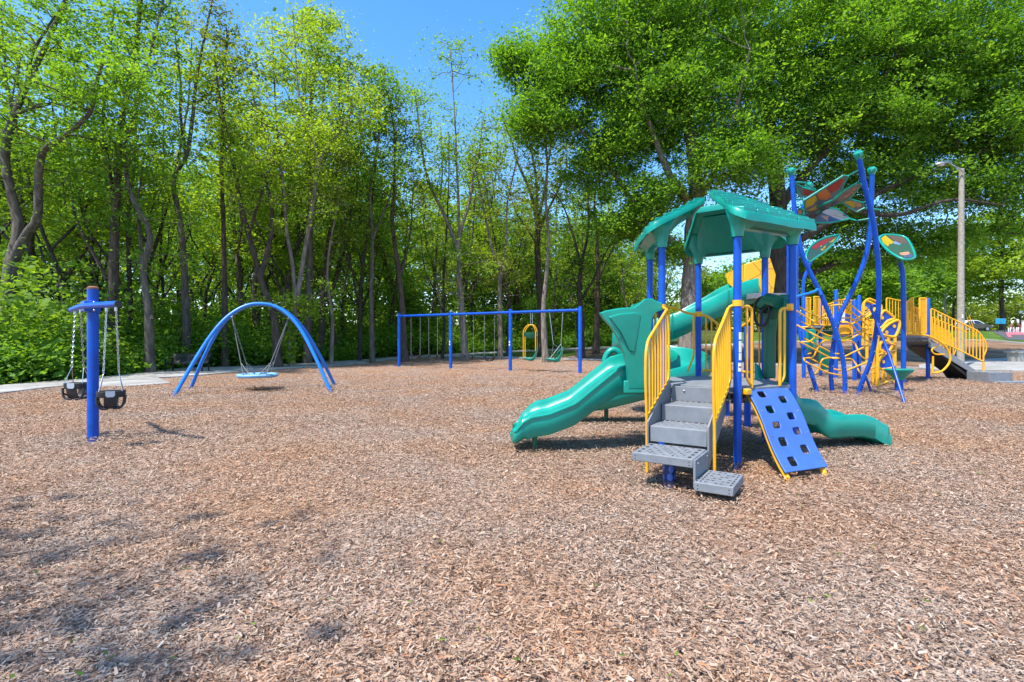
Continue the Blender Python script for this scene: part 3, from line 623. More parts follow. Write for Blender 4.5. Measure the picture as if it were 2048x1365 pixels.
oak(33.5, [(.62, .40, [(1562, 716), (1560, 640), (1558, 560), (1557, 470), (1552, 390), (1545, 320), (1540, 230), (1530, 120)]), (.34, .06, [(1555, 420), (1610, 350, -.8), (1670, 280, -1.5), (1740, 200, -2.5), (1800, 100, -3.5)]), (.28, .05, [(1557, 500), (1620, 470, -1), (1700, 420, -2), (1790, 370, -2.6), (1900, 330, -3), (2000, 290, -3)]), (.24, .05, [(1558, 560), (1640, 540, .5), (1720, 500, .6), (1800, 488, .8), (1900, 475, 1), (2010, 468, 1.2), (2120, 472, 1.2)]), (.26, .05, [(1540, 230), (1600, 130, 1), (1680, 20, 2)]), (.22, .05, [(1545, 320), (1500, 220, -.5), (1470, 110, -1.4)]), (.18, .04, [(1700, 420, -2), (1800, 430, -3), (1900, 400, -4), (2010, 410, -4)])],
    [(1560, 90, 0, 5, 5.5, 4, 1.8), (1690, 90, -1, 5.5, 5.5, 4, 1.9), (1830, 110, -1, 5.5, 5.5, 4, 1.9), (1960, 140, -1, 5, 5.5, 4, 1.7), (2090, 180, -1, 5, 5.5, 5, 1.4), (1600, 250, 0, 4.5, 5, 3, 1.2), (1740, 240, -1, 5, 5, 2.6, 1.3), (1880, 260, -1, 5, 5, 2.6, 1.3), (2010, 300, -1, 4.6, 5, 2.6, 1.2), (1700, 350, 0, 3.6, 4, 1.5, .7), (1840, 380, -1, 4, 4, 1.4, .65), (1980, 390, -1, 4, 4, 1.3, .6), (1720, 450, .5, 3, 3, 1.0, .4), (1830, 470, .5, 3.2, 3, .8, .35), (1990, 455, .5, 3.2, 3, .7, .3), (1640, 440, .5, 2.4, 2.5, 1.2, .35), (1630, 520, 1, 2.0, 2.4, .9, .3), (1740, 515, 1, 2.6, 2.6, .8, .32), (1860, 500, 1, 2.8, 2.6, .6, .25), (1480, 430, 1, 2.2, 2.5, 1.2, .3), (1700, -60, 0, 9, 6, 3.5, 1.4), (1960, -50, 0, 8, 6, 3.5, 1.2)],
    3300, 'huge spreading oak with a dark trunk and long low limbs reaching right', 73, M['bark_dark'], k=82,
    holes=((1890, 205, 30, 16), (1935, 235, 22, 20), (1890, 345, 26, 22), (1760, 400, 22, 14), (1930, 430, 40, 14), (1985, 440, 34, 10), (1700, 300, 20, 12), (1880, 440, 22, 12)))

# trees deeper in the wood: five kinds, then copies
def generic(seed, h, lean, lm, bm_, n, rmax, f0, k, label, group, name='woodland_tree', forks=3, r0=.2):
    r = np.random.default_rng(seed); base = np.array([0, 0, 0.])
    tops = [np.array([r.normal(0, lean), r.normal(0, lean), h])]
    main = [np.array([0, 0, -.3]), np.array([r.normal(0, .2), r.normal(0, .2), h*.25]), tops[0]*np.array([.5, .5, .55]), tops[0]]
    stems = [make_stem(main, r0, .03, .12, r, .4)]
    for i in range(forks):
        p = stems[0][0]; a = p[int(len(p)*(.3+.15*i))]; th = r.random()*6.28; l = h*(.38-.05*i)
        stems.append(make_stem([a, a+np.array([math.cos(th)*l*.28, math.sin(th)*l*.28, l*.5]), a+np.array([math.cos(th)*l*.42, math.sin(th)*l*.42, l])], r0*.5, .02, .08, r))
    cs = around(stems, n, rmax, f0, r, .7)
    return tree(name, base, stems, cs, lm, bm_, label, group, sig=.44, k=int(k*1.0), L=.18, W=.11, seed=seed+5, twig=.017)
WG = 'trees standing deep in the wood'
KINDS = [(101, 17, 1.2, 'leaf_green', 'bark_brown', 105, 2.8, .42, 46, 'mid green tree deep in the wood behind the front row of trunks'),
         (103, 19, 1.5, 'leaf_yellow', 'bark_grey', 110, 2.7, .46, 42, 'yellow green tree deep in the wood behind the front row of trunks'),
         (107, 15, .9, 'leaf_low', 'bark_dark', 100, 2.6, .32, 46, 'fresh green tree with low boughs deep in the wood behind the front row of trunks'),
         (109, 16, 1.8, 'leaf_olive', 'bark_dark', 90, 2.5, .5, 42, 'sparse olive tree deep in the wood behind the front row of trunks'),
         (113, 8, .8, 'leaf_green', 'bark_brown', 70, 2.2, .1, 64, 'young leafy tree filling the middle height of the wood'),
         (127, 18, .9, 'leaf_yellow', 'bark_dark', 60, 2.0, .58, 44, 'slim dark trunked tree with a small high crown along the wood')]
protos = [generic(*q[:3], M[q[3]], M[q[4]], *q[5:9], q[9], WG+(' ' + q[9].split(' tree')[0]), r0=(.22 if q[1] > 10 else .1) if q[0] != 127 else .15, forks=3 if q[0] != 127 else 2) for q in KINDS]
HT = curve([(-300, 20), (430, 30), (560, 90), (640, 100), (720, 140), (800, 215), (880, 270), (1000, 240), (1050, 300), (1150, 350), (1300, 410), (1500, 470)])
rr_ = np.random.default_rng(77); used = [0]*6; spots = []
tries = 0
while len(spots) < 108 and tries < 9000:
    tries += 1
    px = rr_.uniform(-160, 1330); kind = int(rr_.choice(6, p=[.19, .15, .14, .10, .12, .30])); Y0 = float(np.interp(px, [0, 300, 600, 900, 1200], [23, 25.5, 30, 37, 42]))
    Y = Y0+(3.5+28*rr_.random()**1.2 if kind != 5 else 1+12*rr_.random())
    x = (px-1024)/F*Y
    if any((x-a)**2+(Y-b)**2 < 5.2 for a, b in spots): continue
    spots.append((x, Y))
    H = KINDS[kind][1]
    topz = CAMH+(HZ-float(HT(px)))/F*Y-tz(Y); s = rr_.uniform(.85, 1.2)
    if kind == 4: s = rr_.uniform(.6, 1.15)
    if s*H > topz*.97: s = topz*.97/H
    if s < .35: continue
    o = protos[kind] if used[kind] == 0 else copy_tree(protos[kind]); used[kind] += 1
    o.location = (x, Y, tz(Y)); o.rotation_euler = (0, 0, rr_.random()*6.28); s2 = s*rr_.uniform(.9, 1.15); o.scale = (s2, s2, s)
# undergrowth: nobody could count these shoots and bushes
def undergrowth(name, n, px0, px1, edge, depth, hfun, lm, label, seed, k=70, L=.17, W=.11, sig=.38):
    r = np.random.default_rng(seed); cs = []
    for i in range(n):
        px = r.uniform(px0, px1); y0 = G(px, edge(px))[1]+.7; Y = y0+depth*r.random()**1.4; h = hfun(px, Y-y0, r)
        x = (px-1024)/F*Y
        cs.append((x, Y, tz(Y)+h*r.random()**.7+.1))
    cs = np.array(cs); v, a = leaves(cs, sig*np.exp(r.normal(0, .25, len(cs))), k, L, W, r, flat_=.8)
    o = link(name, np_mesh(name, v, np.arange(len(v)).reshape(-1, 4), lm, a)); o['kind'] = 'stuff'; o['label'] = label; return o
def hh(px, d, r):
    b = 1.0+.8*math.sin(px*.017)+.5*math.sin(px*.043+1)
    return max(.25, (b+1.1*min(1, d/3))*(.62 if px < 150 else 1 if px < 700 else (.75 if px < 1000 else .5)))
undergrowth('undergrowth', 2300, -200, 1230, EDGE, 9, hh, M['leaf_green'], 'leafy green undergrowth along the edge of the wood', 31, k=62)
undergrowth('undergrowth', 620, -200, 1230, lambda x: EDGE(x)-4, 16, lambda px, d, r: 2.2+r.random()*2.2, M['leaf_low'], 'shaded undergrowth between the trunks of the wood', 33, k=62, L=.22, W=.15, sig=.6)
def far_wood(name, n, px0, px1, Y0, Y1, topf, lm, label, seed, k=46):
    r = np.random.default_rng(seed); cs = []
    for i in range(n):
        px = r.uniform(px0, px1); Y = r.uniform(Y0, Y1); zt = CAMH+(HZ-topf(px))/F*Y*(.82+.18*math.sin(px*.05+Y)); z0 = tz(Y)
        cs.append(((px-1024)/F*Y, Y, z0+(zt-z0)*r.random()**1.25))
    cs = np.array(cs); v, a = leaves(cs, .85*np.exp(r.normal(0, .25, n)), k, .5, .32, r, flat_=.7)
    o = link(name, np_mesh(name, v, np.arange(len(v)).reshape(-1, 4), lm, a)); o['kind'] = 'stuff'; o['label'] = label; return o
FT = curve([(-300, 250), (500, 280), (700, 330), (900, 380), (1050, 440), (1150, 470), (1300, 500), (1500, 520), (2300, 560)])
far_wood('far_wood', 3600, -250, 1300, 66, 84, lambda x: float(FT(x)), M['leaf_green'], 'far wood closing the view behind the trees', 41)
far_wood('far_wood', 3200, 1150, 2500, 112, 130, lambda x: 572+14*math.sin(x*.02), M['leaf_olive'], 'far green wood beyond the street', 43)
# street trees to the right
def street_tree(px, Y, h, rad, lm, bm_, label, seed, n=190, k=90, trunk=.28, f=.3, group=None):
    r = np.random.default_rng(seed); b = np.array([(px-1024)/F*Y, Y, tz(Y)])
    st = [make_stem([b-np.array([0, 0, .2]), b+np.array([.1, 0, h*.3]), b+np.array([.3, .2, h*.6]), b+np.array([.2, 0, h*.92])], trunk, .04, .1, r, .4)]
    for i in range(4):
        th = i*1.6+r.random(); a = st[0][0][6+i*2]
        st.append(make_stem([a, a+np.array([math.cos(th)*rad*.4, math.sin(th)*rad*.4, h*.18]), a+np.array([math.cos(th)*rad*.75, math.sin(th)*rad*.75, h*.32])], trunk*.5, .03, .1, r))
    cs = []
    while len(cs) < n:
        d = r.normal(0, 1, 3); d /= np.linalg.norm(d); q = d*r.random()**.35
        cs.append(b+np.array([q[0]*rad, q[1]*rad, h*(f+(1-f)/2)+q[2]*h*(1-f)/2]))
    return tree('street_tree', b, st, np.array(cs), lm, bm_, label, group, sig=.75, k=k, L=.34, W=.2, seed=seed+3, twig=.014, cv=.2)
street_tree(2005, 78, 18.5, 8.5, M['leaf_yellow'], M['bark_brown'], 'broad yellow green tree behind the car and the blue sign board', 201, 330, 95, .42, .25)
street_tree(1905, 92, 14.5, 6, M['leaf_yellow'], M['bark_brown'], 'yellow green tree behind the wooden lamp pole', 203, 200)
street_tree(1720, 62, 9.5, 6.2, M['leaf_green'], M['bark_brown'], 'bushy green tree behind the tall blue climber', 205, 240)
street_tree(1630, 66, 10.5, 4.6, M['leaf_green'], M['bark_dark'], 'green tree behind the leaning left pole of the climber', 207, 180)
street_tree(1820, 80, 11.5, 5.4, M['leaf_green'], M['bark_brown'], 'green tree behind the leaf shaped shade panel', 209, 170)
street_tree(1500, 70, 9.5, 5, M['leaf_green'], M['bark_dark'], 'green tree glimpsed between the posts of the play tower', 211, 150)
street_tree(1420, 78, 9.5, 4, M['leaf_olive'], M['bark_dark'], 'olive tree glimpsed behind the pale oak trunk', 213, 90)
street_tree(2130, 84, 19, 8, M['leaf_yellow'], M['bark_brown'], 'yellow green tree cut off by the right edge', 215, 220)

def shade_tree():
    r = np.random.default_rng(88); b = A3_(-11, -7, 0)
    st = [make_stem([A3_(-11, -7, -.2), A3_(-10.8, -6.6, 4), A3_(-10.2, -5.5, 9), A3_(-9.5, -4.5, 13)], .3, .06, .1, r, .3), make_stem([A3_(-10.4, -6, 8), A3_(-8.6, -3.6, 11), A3_(-6.6, -2.4, 13.5)], .12, .03, .1, r)]
    cs = []
    for (cx, cy, n, rx) in ((-9.0, -2.6, 34, 1.3), (-7.8, -3.2, 10, 1.0), (-10.0, -2.2, 8, 1.0)):
        for _ in range(n): cs.append((cx+r.normal(0, rx*.5), cy+r.normal(0, .42), 14+r.normal(0, .8)))
    tree('shade_tree', b, st, np.array(cs), M['leaf_oak'], M['bark_grey'], 'tree left of the viewpoint whose leaves throw the dappled shade on the near mulch', None, sig=.62, k=34, L=.15, W=.10, seed=89)
def A3_(*p): return np.array(p, float)
shade_tree()

# ================================================================== PLAYGROUND EQUIPMENT
def A3(*p): return np.array(p, float)
# ---- toddler swing: T shaped post, two bucket seats hanging on chains
def toddler_swing():
    b = G(186, 883); t = thing('swing_post', b, 'blue single post of the toddler swing with a level crossarm', 'swing post')
    mb = MB(); mb.cyl(b-A3(0, 0, .2), b+A3(0, 0, 2.27), .071, 24); mb.build('post', M['blue'], t)
    mb = MB(); mb.lathe(b+A3(0, 0, 2.27), [(.074, -.012), (.074, .012), (.05, .03), (.001, .036)], 20); mb.build('cap', M['rust'], t)
    z = 2.0; L_, R_ = P(143.5, 621.8, 8.45), P(236, 608.6, 7.05); L_[2] = R_[2] = z; c = A3(b[0], b[1], z); d = (R_-L_)/np.linalg.norm(R_-L_)
    n = np.cross(d, A3(0, 0, 1)); mid = c+n*.11
    mid2 = mid if mid[1] < b[1] else c-n*.11
    mb = MB(); mb.tube([L_, mid2-d*.15, mid2+d*.15, R_], .044, 14); arm = mb.build('crossarm', M['blue'], t)
    mb = MB(); dd = (R_-mid2)/np.linalg.norm(R_-mid2); mb.cyl(R_-dd*.01, R_+dd*.012, .046, 14); mb.build('end_cap', M['blackmetal'], arm); mb = MB(); dl = (L_-mid2)/np.linalg.norm(L_-mid2); mb.cyl(L_, L_+dl*.012, .046, 14); mb.build('end_cap', M['blackmetal'], arm)
    mb = MB(); mb.lathe(c, [(.071, -.08), (.09, -.08), (.09, .08), (.071, .08)], 24)
    mb.box((c+mid2)/2+A3(0, 0, 0), (.2, .14, .15), [d, n, A3(0, 0, 1)]); cl = mb.build('clamp', M['blue'], t, bevel=.008)
    mb = MB()
    for s in (-1, 1):
        for q in (-.06, .06): mb.sphere(c+d*s*.105+n*(-.02 if True else 0)+A3(0, 0, q)+(mid2-c)*.3, .016, 8, 5)
    mb.build('bolt', M['steel'], cl)
    def line(px):                                       # the place on the crossarm seen at photo column px
        best = min((abs(1024+q[0]/q[1]*F-px), k) for k, q in enumerate(samp)); return samp[best[1]]
    samp = [L_+(mid2-d*.15-L_)*f for f in np.linspace(0, 1, 200)]+[mid2+d*.15+(R_-mid2-d*.15)*f for f in np.linspace(0, 1, 200)]
    def chain(mb, a, b_):
        L = np.linalg.norm(b_-a); n_ = max(4, int(L/.042)); dd = (b_-a)/L; u, v, _ = frame(dd)
        for i in range(n_):
            p = a+dd*(i+.5)*L/n_; ax = u if i % 2 else v
            pts = [p+dd*.026*math.sin(q)+ax*.011*math.cos(q) for q in np.linspace(0, 2*math.pi, 9)[:-1]]
            mb.tube(pts, .0042, 5, closed=True)
    def bucket(f0, f1, cz, yaw, label):
        a0, a1 = line(f0), line(f1); m = (a0+a1)/2; o = A3(m[0], m[1], cz)
        s = thing('bucket_swing', A3(m[0], m[1], cz-.13), label, 'swing seat', 'bucket seats on the toddler swing')
        ux = (a1-a0); ux[2] = 0; ux /= np.linalg.norm(ux); uy = np.cross(A3(0, 0, 1), ux)
        cy, sy = math.cos(yaw), math.sin(yaw); ux, uy = ux*cy+uy*sy, -ux*sy+uy*cy; uz = A3(0, 0, 1)
        W = lambda x, y, z: o+(ux*x+uy*y+uz*z)*(np.array([.86, .86, 1.]))
        secs = []
        ring = lambda rx, ry, z, n=28: [W(rx*math.copysign(abs(math.cos(q))**.7, math.cos(q)), ry*math.copysign(abs(math.sin(q))**.7, math.sin(q)), z) for q in np.linspace(0, 2*math.pi, n+1)[:-1]]
        mb = MB(); mb.loft([ring(.165, .13, .035), ring(.185, .15, .035), ring(.192, .155, .12), ring(.175, .14, .125), ring(.165, .13, .035)], caps=False)
        mb.build('seat_band', M['black'], s, bevel=.004)
        mb = MB()                                        # centre sling and lower rim with two leg openings each side
        for x0, x1 in ((-.085, .085),):
            prof = [(-.15, .06), (-.14, -.03), (-.10, -.105), (0, -.13), (.10, -.105), (.14, -.03), (.15, .06)]
            pr = smooth([A3(0, y, z) for y, z in prof], 4)
            mb.loft([[W(x0, p[1], p[2]), W(x1, p[1], p[2]), W(x1, p[1]*.9, p[2]*.9+.01), W(x0, p[1]*.9, p[2]*.9+.01)] for p in pr])
        mb.build('sling', M['black'], s)
        mb = MB()
        for sy_ in (-1, 1):
            for sx in (-1, 1): mb.tube(smooth([W(sx*.178, sy_*.10, .05), W(sx*.165, sy_*.11, -.05), W(sx*.12, sy_*.11, -.11), W(sx*.03, sy_*.10, -.118)], 5), .016, 8)
        for sx in (-1, 1): mb.tube(smooth([W(sx*.17, -.1, -.03), W(sx*.172, 0, -.06), W(sx*.17, .1, -.03)], 4), .014, 8)
        mb.build('leg_strap', M['black'], s)
        mb = MB()
        for sy_ in (-1, 1):
            pl = [W(x, sy_*.158, z) for x, z in ((-.06, .128), (.06, .128), (.062, .07), (.04, .045), (-.04, .045), (-.062, .07))]
            mb.prism(pl, uy*sy_*.006)
        mb.build('plate', M['seatgrey'], s)
        for a, sx in ((a0, -1), (a1, 1)):
            top_ = A3(a[0], a[1], z-.045); e = W(sx*.10, 0, .36)
            mb = MB(); chain(mb, top_, e); mb.cyl(top_+A3(0, 0, .0), top_+A3(0, 0, -.05), .018, 8); mb.build('chain', M['steel'], s)
            mb = MB(); mb.tube(fillet([W(sx*.155, -.11, .10), e, W(sx*.155, .11, .10)], .02), .0055, 6); mb.build('hanger', M['steel'], s)
    bucket(150, 164.6, .725, .85, 'black bucket swing hanging left of the blue post, farther from the camera')
    bucket(213, 232, .675, 1.05, 'black bucket swing hanging right of the blue post, nearer the camera')
toddler_swing()

# ---- arch swing with its saucer
def arch_swing():
    FL, FR, BL, BR = G(345, 792), G(664, 783), G(378, 777.5), G(672, 770); c = (FL+FR+BL+BR)/4
    t = thing('arch_swing', c, 'blue double arch frame of the saucer swing', 'swing frame')
    prof = [(-1, -.04), (-.8, .33), (-.62, .62), (-.47, .80), (-.31, .92), (-.15, .985), (0, 1), (.15, .985), (.31, .92), (.47, .80), (.62, .62), (.8, .33), (1, -.04)]
    mid = (FL+FR+BL+BR)/4; Hh = 2.60; curves = []
    for A, B, sgn in ((FL, FR, -1), (BL, BR, 1)):
        m = (A+B)/2; h = (B-A)/2; off = (mid-m); k = 1-.075/np.linalg.norm(off[:2])
        pts = [m+h*u+A3(off[0]*k*z, off[1]*k*z, Hh*z) for u, z in prof]; pts = smooth(pts, 5); curves.append(pts)
        mb = MB(); mb.tube(pts, .053, 16); arch = mb.build('arch', M['sky'], t)
        mb = MB()
        for f in (.16, .84):
            i = int(f*(len(pts)-1)); dd = pts[i+1]-pts[i]; dd /= np.linalg.norm(dd); mb.cyl(pts[i]-dd*.02, pts[i]+dd*.02, .057, 16)
        mb.build('joint_collar', M['sky'], arch)
    a, b = curves; mb = MB(); N = len(a)
    for f in (.22, .26, .30, .36, .5, .64, .70, .74, .78):
        i = int(f*(N-1)); mb.cyl(a[i], b[i], .022, 8)
    mb.build('cross_bar', M['sky'], t)
    ia, ib = int(.30*(N-1)), int(.70*(N-1)); at = [(a[i]+b[i])/2-A3(0, 0, .07) for i in (ia, ib)]
    sc = P(515, 751, 15.3); ax = (FR-FL); ax[2] = 0; ax /= np.linalg.norm(ax); ay = np.cross(A3(0, 0, 1), ax)
    s = thing('saucer_swing', sc, 'round pale blue saucer seat hanging on ropes under the blue arch', 'swing seat')
    mb = MB(); mb.lathe(sc, [(.42, -.03), (.44, -.045), (.52, -.055), (.565, -.02), (.57, .02), (.53, .055), (.45, .045), (.42, .02)], 36, caps=False)
    mb.build('rim', M['seatblue'], s)
    mb = MB(); mb.lathe(sc, [(.43, -.03), (.43, .012), (.2, -.005), (.001, -.01)], 32); mb.build('mat', M['seatgrey'], s)
    for k, q in enumerate(at):
        sg = -1 if k == 0 else 1; mb = MB(); mb.tube(fillet([q+A3(0, 0, .08), q+A3(0, 0, -.02)], .01), .03, 8); mb.build('pivot', M['white'], s)
        for sy in (-1, 1):
            e = sc+ax*sg*.30+ay*sy*.46+A3(0, 0, .045); e2 = sc+ax*sg*.12+ay*sy*.52+A3(0, 0, .045); j = q+(e-q)*.80
            mb = MB(); mb.tube([q, j], .013, 6); mb.build('rope', M['dgrey'], s)
            mb = MB(); mb.tube([j, e], .011, 6); mb.tube([j, e2], .011, 6); mb.build('rope_end', M['chain'], s)
arch_swing()

# ---- long swing set
def seat_shell(o, f, w=.42, big=1.):
    """moulded chair shell opening towards f"""
    f = np.array(f, float); f[2] = 0; f /= np.linalg.norm(f); u = A3(0, 0, 1); s = np.cross(u, f)
    prof = smooth([A3(.40, 0, .06), A3(.33, 0, .08), A3(.18, 0, .03), A3(0, 0, 0), A3(-.14, 0, .06), A3(-.22, 0, .24), A3(-.27, 0, .44), A3(-.30, 0, .62)], 3)*big
    secs = []
    for i, p in enumerate(prof):
        t = i/(len(prof)-1); ww = w/2*(.72+.28*math.sin(math.pi*min(1, t*1.15+.1)))*big; sec = []
        for q in np.linspace(-1, 1, 9):
            r_ = abs(q)**2.4*(.13*big)*(math.sin(math.pi*min(1, .08+t*1.0)))
            fw = f*(p[0]+r_*(.9 if t > .5 else 0)); sec.append(o+fw+s*q*ww+u*(p[2]+r_*(.9 if t <= .6 else .2)))
        secs.append(sec)
    mb = MB(); mb.loft(secs, closed=False, caps=False); return mb, f, s, u
def swing_set():
    Rb, Lb = G(1160, 746.5), G(798, 733.3); posts = [Lb+(Rb-Lb)*i/3 for i in range(4)]; H = 2.88
    t = thing('swing_set', (Lb+Rb)/2, 'long blue swing frame of four posts and a straight top beam', 'swing frame')
    ax = (Rb-Lb)/np.linalg.norm(Rb-Lb); ay = np.cross(A3(0, 0, 1), ax)
    for i, p in enumerate(posts):
        mb = MB(); mb.lathe(A3(p[0], p[1], tz(p[1])), [(.085, -.2), (.085, 3.0), (.07, 3.04), (.001, 3.06)], 18); po = mb.build('post', M['blue'], t)
        if i in (1, 2):
            mb = MB()
            for zz in (1.36, 1.5): mb.box(p+ay*-.088*(1 if ay[1] > 0 else -1)+A3(0, 0, zz-.08), (.06, .006, .09), [ax, ay, A3(0, 0, 1)])
            mb.build('warning_label', M['white'], po)
    for i in range(3):
        mb = MB(); a, b = posts[i], posts[i+1]; mb.cyl(a+ax*.06+A3(0, 0, H), b-ax*.06+A3(0, 0, H), .068, 16); be = mb.build('beam', M['blue'], t)
        mb = MB()
        for q, sg in ((a, 1), (b, -1)): mb.cyl(q+ax*sg*.075+A3(0, 0, H), q+ax*sg*.2+A3(0, 0, H), .078, 16)
        mb.build('sleeve', M['blue'], be)
    def at(px):                                         # the place on the beam seen at photo column px
        lo, hi = -.1, 1.1
        for _ in range(40):
            m = (lo+hi)/2; q = Lb+(Rb-Lb)*m
            if 1024+q[0]/q[1]*F < px: lo = m
            else: hi = m
        return Lb+(Rb-Lb)*lo+A3(0, 0, H-.07)
    def belt(x0, x1, zs, label):
        a, b = at(x0), at(x1); m = (a+b)/2; zz = zs
        s = thing('belt_swing', A3(m[0], m[1], zz), label, 'swing seat', 'belt seats on the long swing set')
        hw = np.linalg.norm(b-a)/2; c = A3(m[0], m[1], zz)
        pts = smooth([c-ax*hw*.98+A3(0, 0, .26), c-ax*hw*.62+A3(0, 0, .06), c+A3(0, 0, 0), c+ax*hw*.62+A3(0, 0, .06), c+ax*hw*.98+A3(0, 0, .26)], 5)
        mb = MB(); mb.loft([[p-ay*.10-A3(0, 0, .02), p+ay*.10-A3(0, 0, .02), p+ay*.10+A3(0, 0, .025), p-ay*.10+A3(0, 0, .025)] for p in pts]); mb.build('seat', M['black'], s)
        for q, e in ((a, pts[0]), (b, pts[-1])):
            mb = MB(); mb.tube([q, e], .011, 6); mb.sphere(e, .022, 6, 4); mb.build('chain', M['chain'], s)
    belt(822, 840.5, .46, 'black belt swing hanging leftmost under the blue beam')
    belt(857.5, 875, .45, 'black belt swing just left of the second blue post')
    belt(928, 947, .47, 'black belt swing just right of the second blue post')
    belt(968.7, 989, .44, 'black belt swing just left of the third blue post')
    # tandem swing
    c = at(1063); o = A3(c[0], c[1], .50); fdir = -ax*.9-ay*.3*(1 if ay[1] > 0 else -1)
    s = thing('tandem_swing', o, 'yellow framed tandem swing with a green chair below a small green bucket', 'swing seat')
    mb, f, sd, u = seat_shell(o, fdir, .5); mb.build('seat', M['teal'], s, solid=.02)
    for sg in (-1, 1):
        for fo, z0 in ((.36, .12), (-.24, .5)):
            mb = MB(); mb.tube(fillet([o+f*fo+sd*sg*.22+u*z0, o+f*fo+sd*sg*.22+u*1.50, o+f*fo*.4+sd*sg*.22+u*1.74, o+sd*sg*.22+u*1.74], .15), .02, 8); mb.build('frame_bar', M['yellow'], s)
        q = o+sd*sg*.22+u*1.74; e = c+sd*sg*.25; mb = MB(); mb.tube([q, e], .012, 6); mb.build('chain', M['steel'], s)
    mb = MB(); mb.cyl(o+f*.36-sd*.22+u*1.42, o+f*.36+sd*.22+u*1.42, .018, 8); mb.cyl(o-f*.24-sd*.22+u*1.42, o-f*.24+sd*.22+u*1.42, .018, 8); mb.build('cross_bar', M['yellow'], s)
    mb = MB(); bc = o+f*.05+u*1.22
    rg = lambda rx, z: [bc+f*rx*math.cos(q)+sd*rx*.62*math.sin(q)+u*z for q in np.linspace(0, 6.2832, 19)[:-1]]
    mb.loft([rg(.20, -.12), rg(.30, 0), rg(.34, .14), rg(.29, .15), rg(.25, .0), rg(.16, -.06)]); mb.build('bucket', M['dteal'], s)
    # adaptive chair
    a, b = at(1099), at(1125.5); m = (a+b)/2; o = A3(m[0], m[1], .47)
    s = thing('adaptive_swing', o, 'green high backed chair swing hanging beside the rightmost blue post', 'swing seat')
    mb, f, sd, u = seat_shell(o, fdir, .56, 1.15); mb.build('seat', M['teal'], s, solid=.025)
    for sg in (-1, 1):
        mb = MB(); mb.tube(smooth([o-f*.30+sd*sg*.12+u*.62, o-f*.10+sd*sg*.15+u*.46, o+f*.02+sd*sg*.10+u*.22, o+f*.10+sd*sg*.05+u*.08], 5), .026, 8); mb.build('harness', M['dteal'], s)
    for q, sg in ((a, -1), (b, 1)):
        j = q+(o+u*.85-f*.05+ax*sg*.2-q)*1.0
        mb = MB(); mb.tube([q, j], .013, 6); mb.tube([j, o+f*.28+sd*.26*(1 if np.dot(sd, ax)*sg > 0 else -1)+u*.14], .011, 6); mb.tube([j, o-f*.32+sd*.27*(1 if np.dot(sd, ax)*sg > 0 else -1)+u*.55], .011, 6); mb.build('chain', M['steel'], s)
swing_set()

# ---- bench
def bench():
    b = G(376, 744.5); t = thing('park_bench', b, 'black metal slatted bench beside the path at the edge of the wood', 'bench')
    a = R(-6); ux, uy, uz = A3(math.cos(a), math.sin(a), 0), A3(-math.sin(a), math.cos(a), 0), A3(0, 0, 1)
    W = lambda x, y, z: b+ux*x+uy*y+uz*z
    def slats(prof, name):
        mb = MB()
        for x in np.linspace(-.88, .88, 36): mb.loft([[W(x-.019, y, z), W(x+.019, y, z), W(x+.019, y+.012, z+.01), W(x-.019, y+.012, z+.01)] for y, z in prof])
        mb.tube([W(-.9, *prof[0]), W(.9, *prof[0])], .018, 8); mb.tube([W(-.9, *prof[-1]), W(.9, *prof[-1])], .018, 8); mb.build(name, M['blackmetal'], t)
    slats([(-.30, .42), (-.26, .45), (-.1, .44), (.08, .42)], 'seat')
    slats([(.10, .44), (.16, .52), (.19, .62), (.22, .74), (.28, .84), (.33, .86)], 'backrest')
    for s in (-1, 1):
        mb = MB(); mb.box(W(s*.92, -.28, .31), (.05, .05, .64), [ux, uy, uz]); mb.build('leg', M['blackmetal'], t)
        mb = MB(); mb.loft([[W(s*.92-.025, y-.025, z), W(s*.92+.025, y-.025, z), W(s*.92+.025, y+.025, z), W(s*.92-.025, y+.025, z)] for y, z in ((.2, 0), (.12, .42), (.2, .65), (.3, .86))]); mb.build('leg', M['blackmetal'], t)
        mb = MB(); mb.tube(fillet([W(s*.92, .2, .66), W(s*.92, -.28, .66), W(s*.92, -.31, .56)], .06), .025, 8); mb.build('armrest', M['blackmetal'], t)
        mb = MB(); mb.box(W(s*.92, -.08, .40), (.04, .4, .05), [ux, uy, uz]); mb.build('seat_rail', M['blackmetal'], t)
bench()

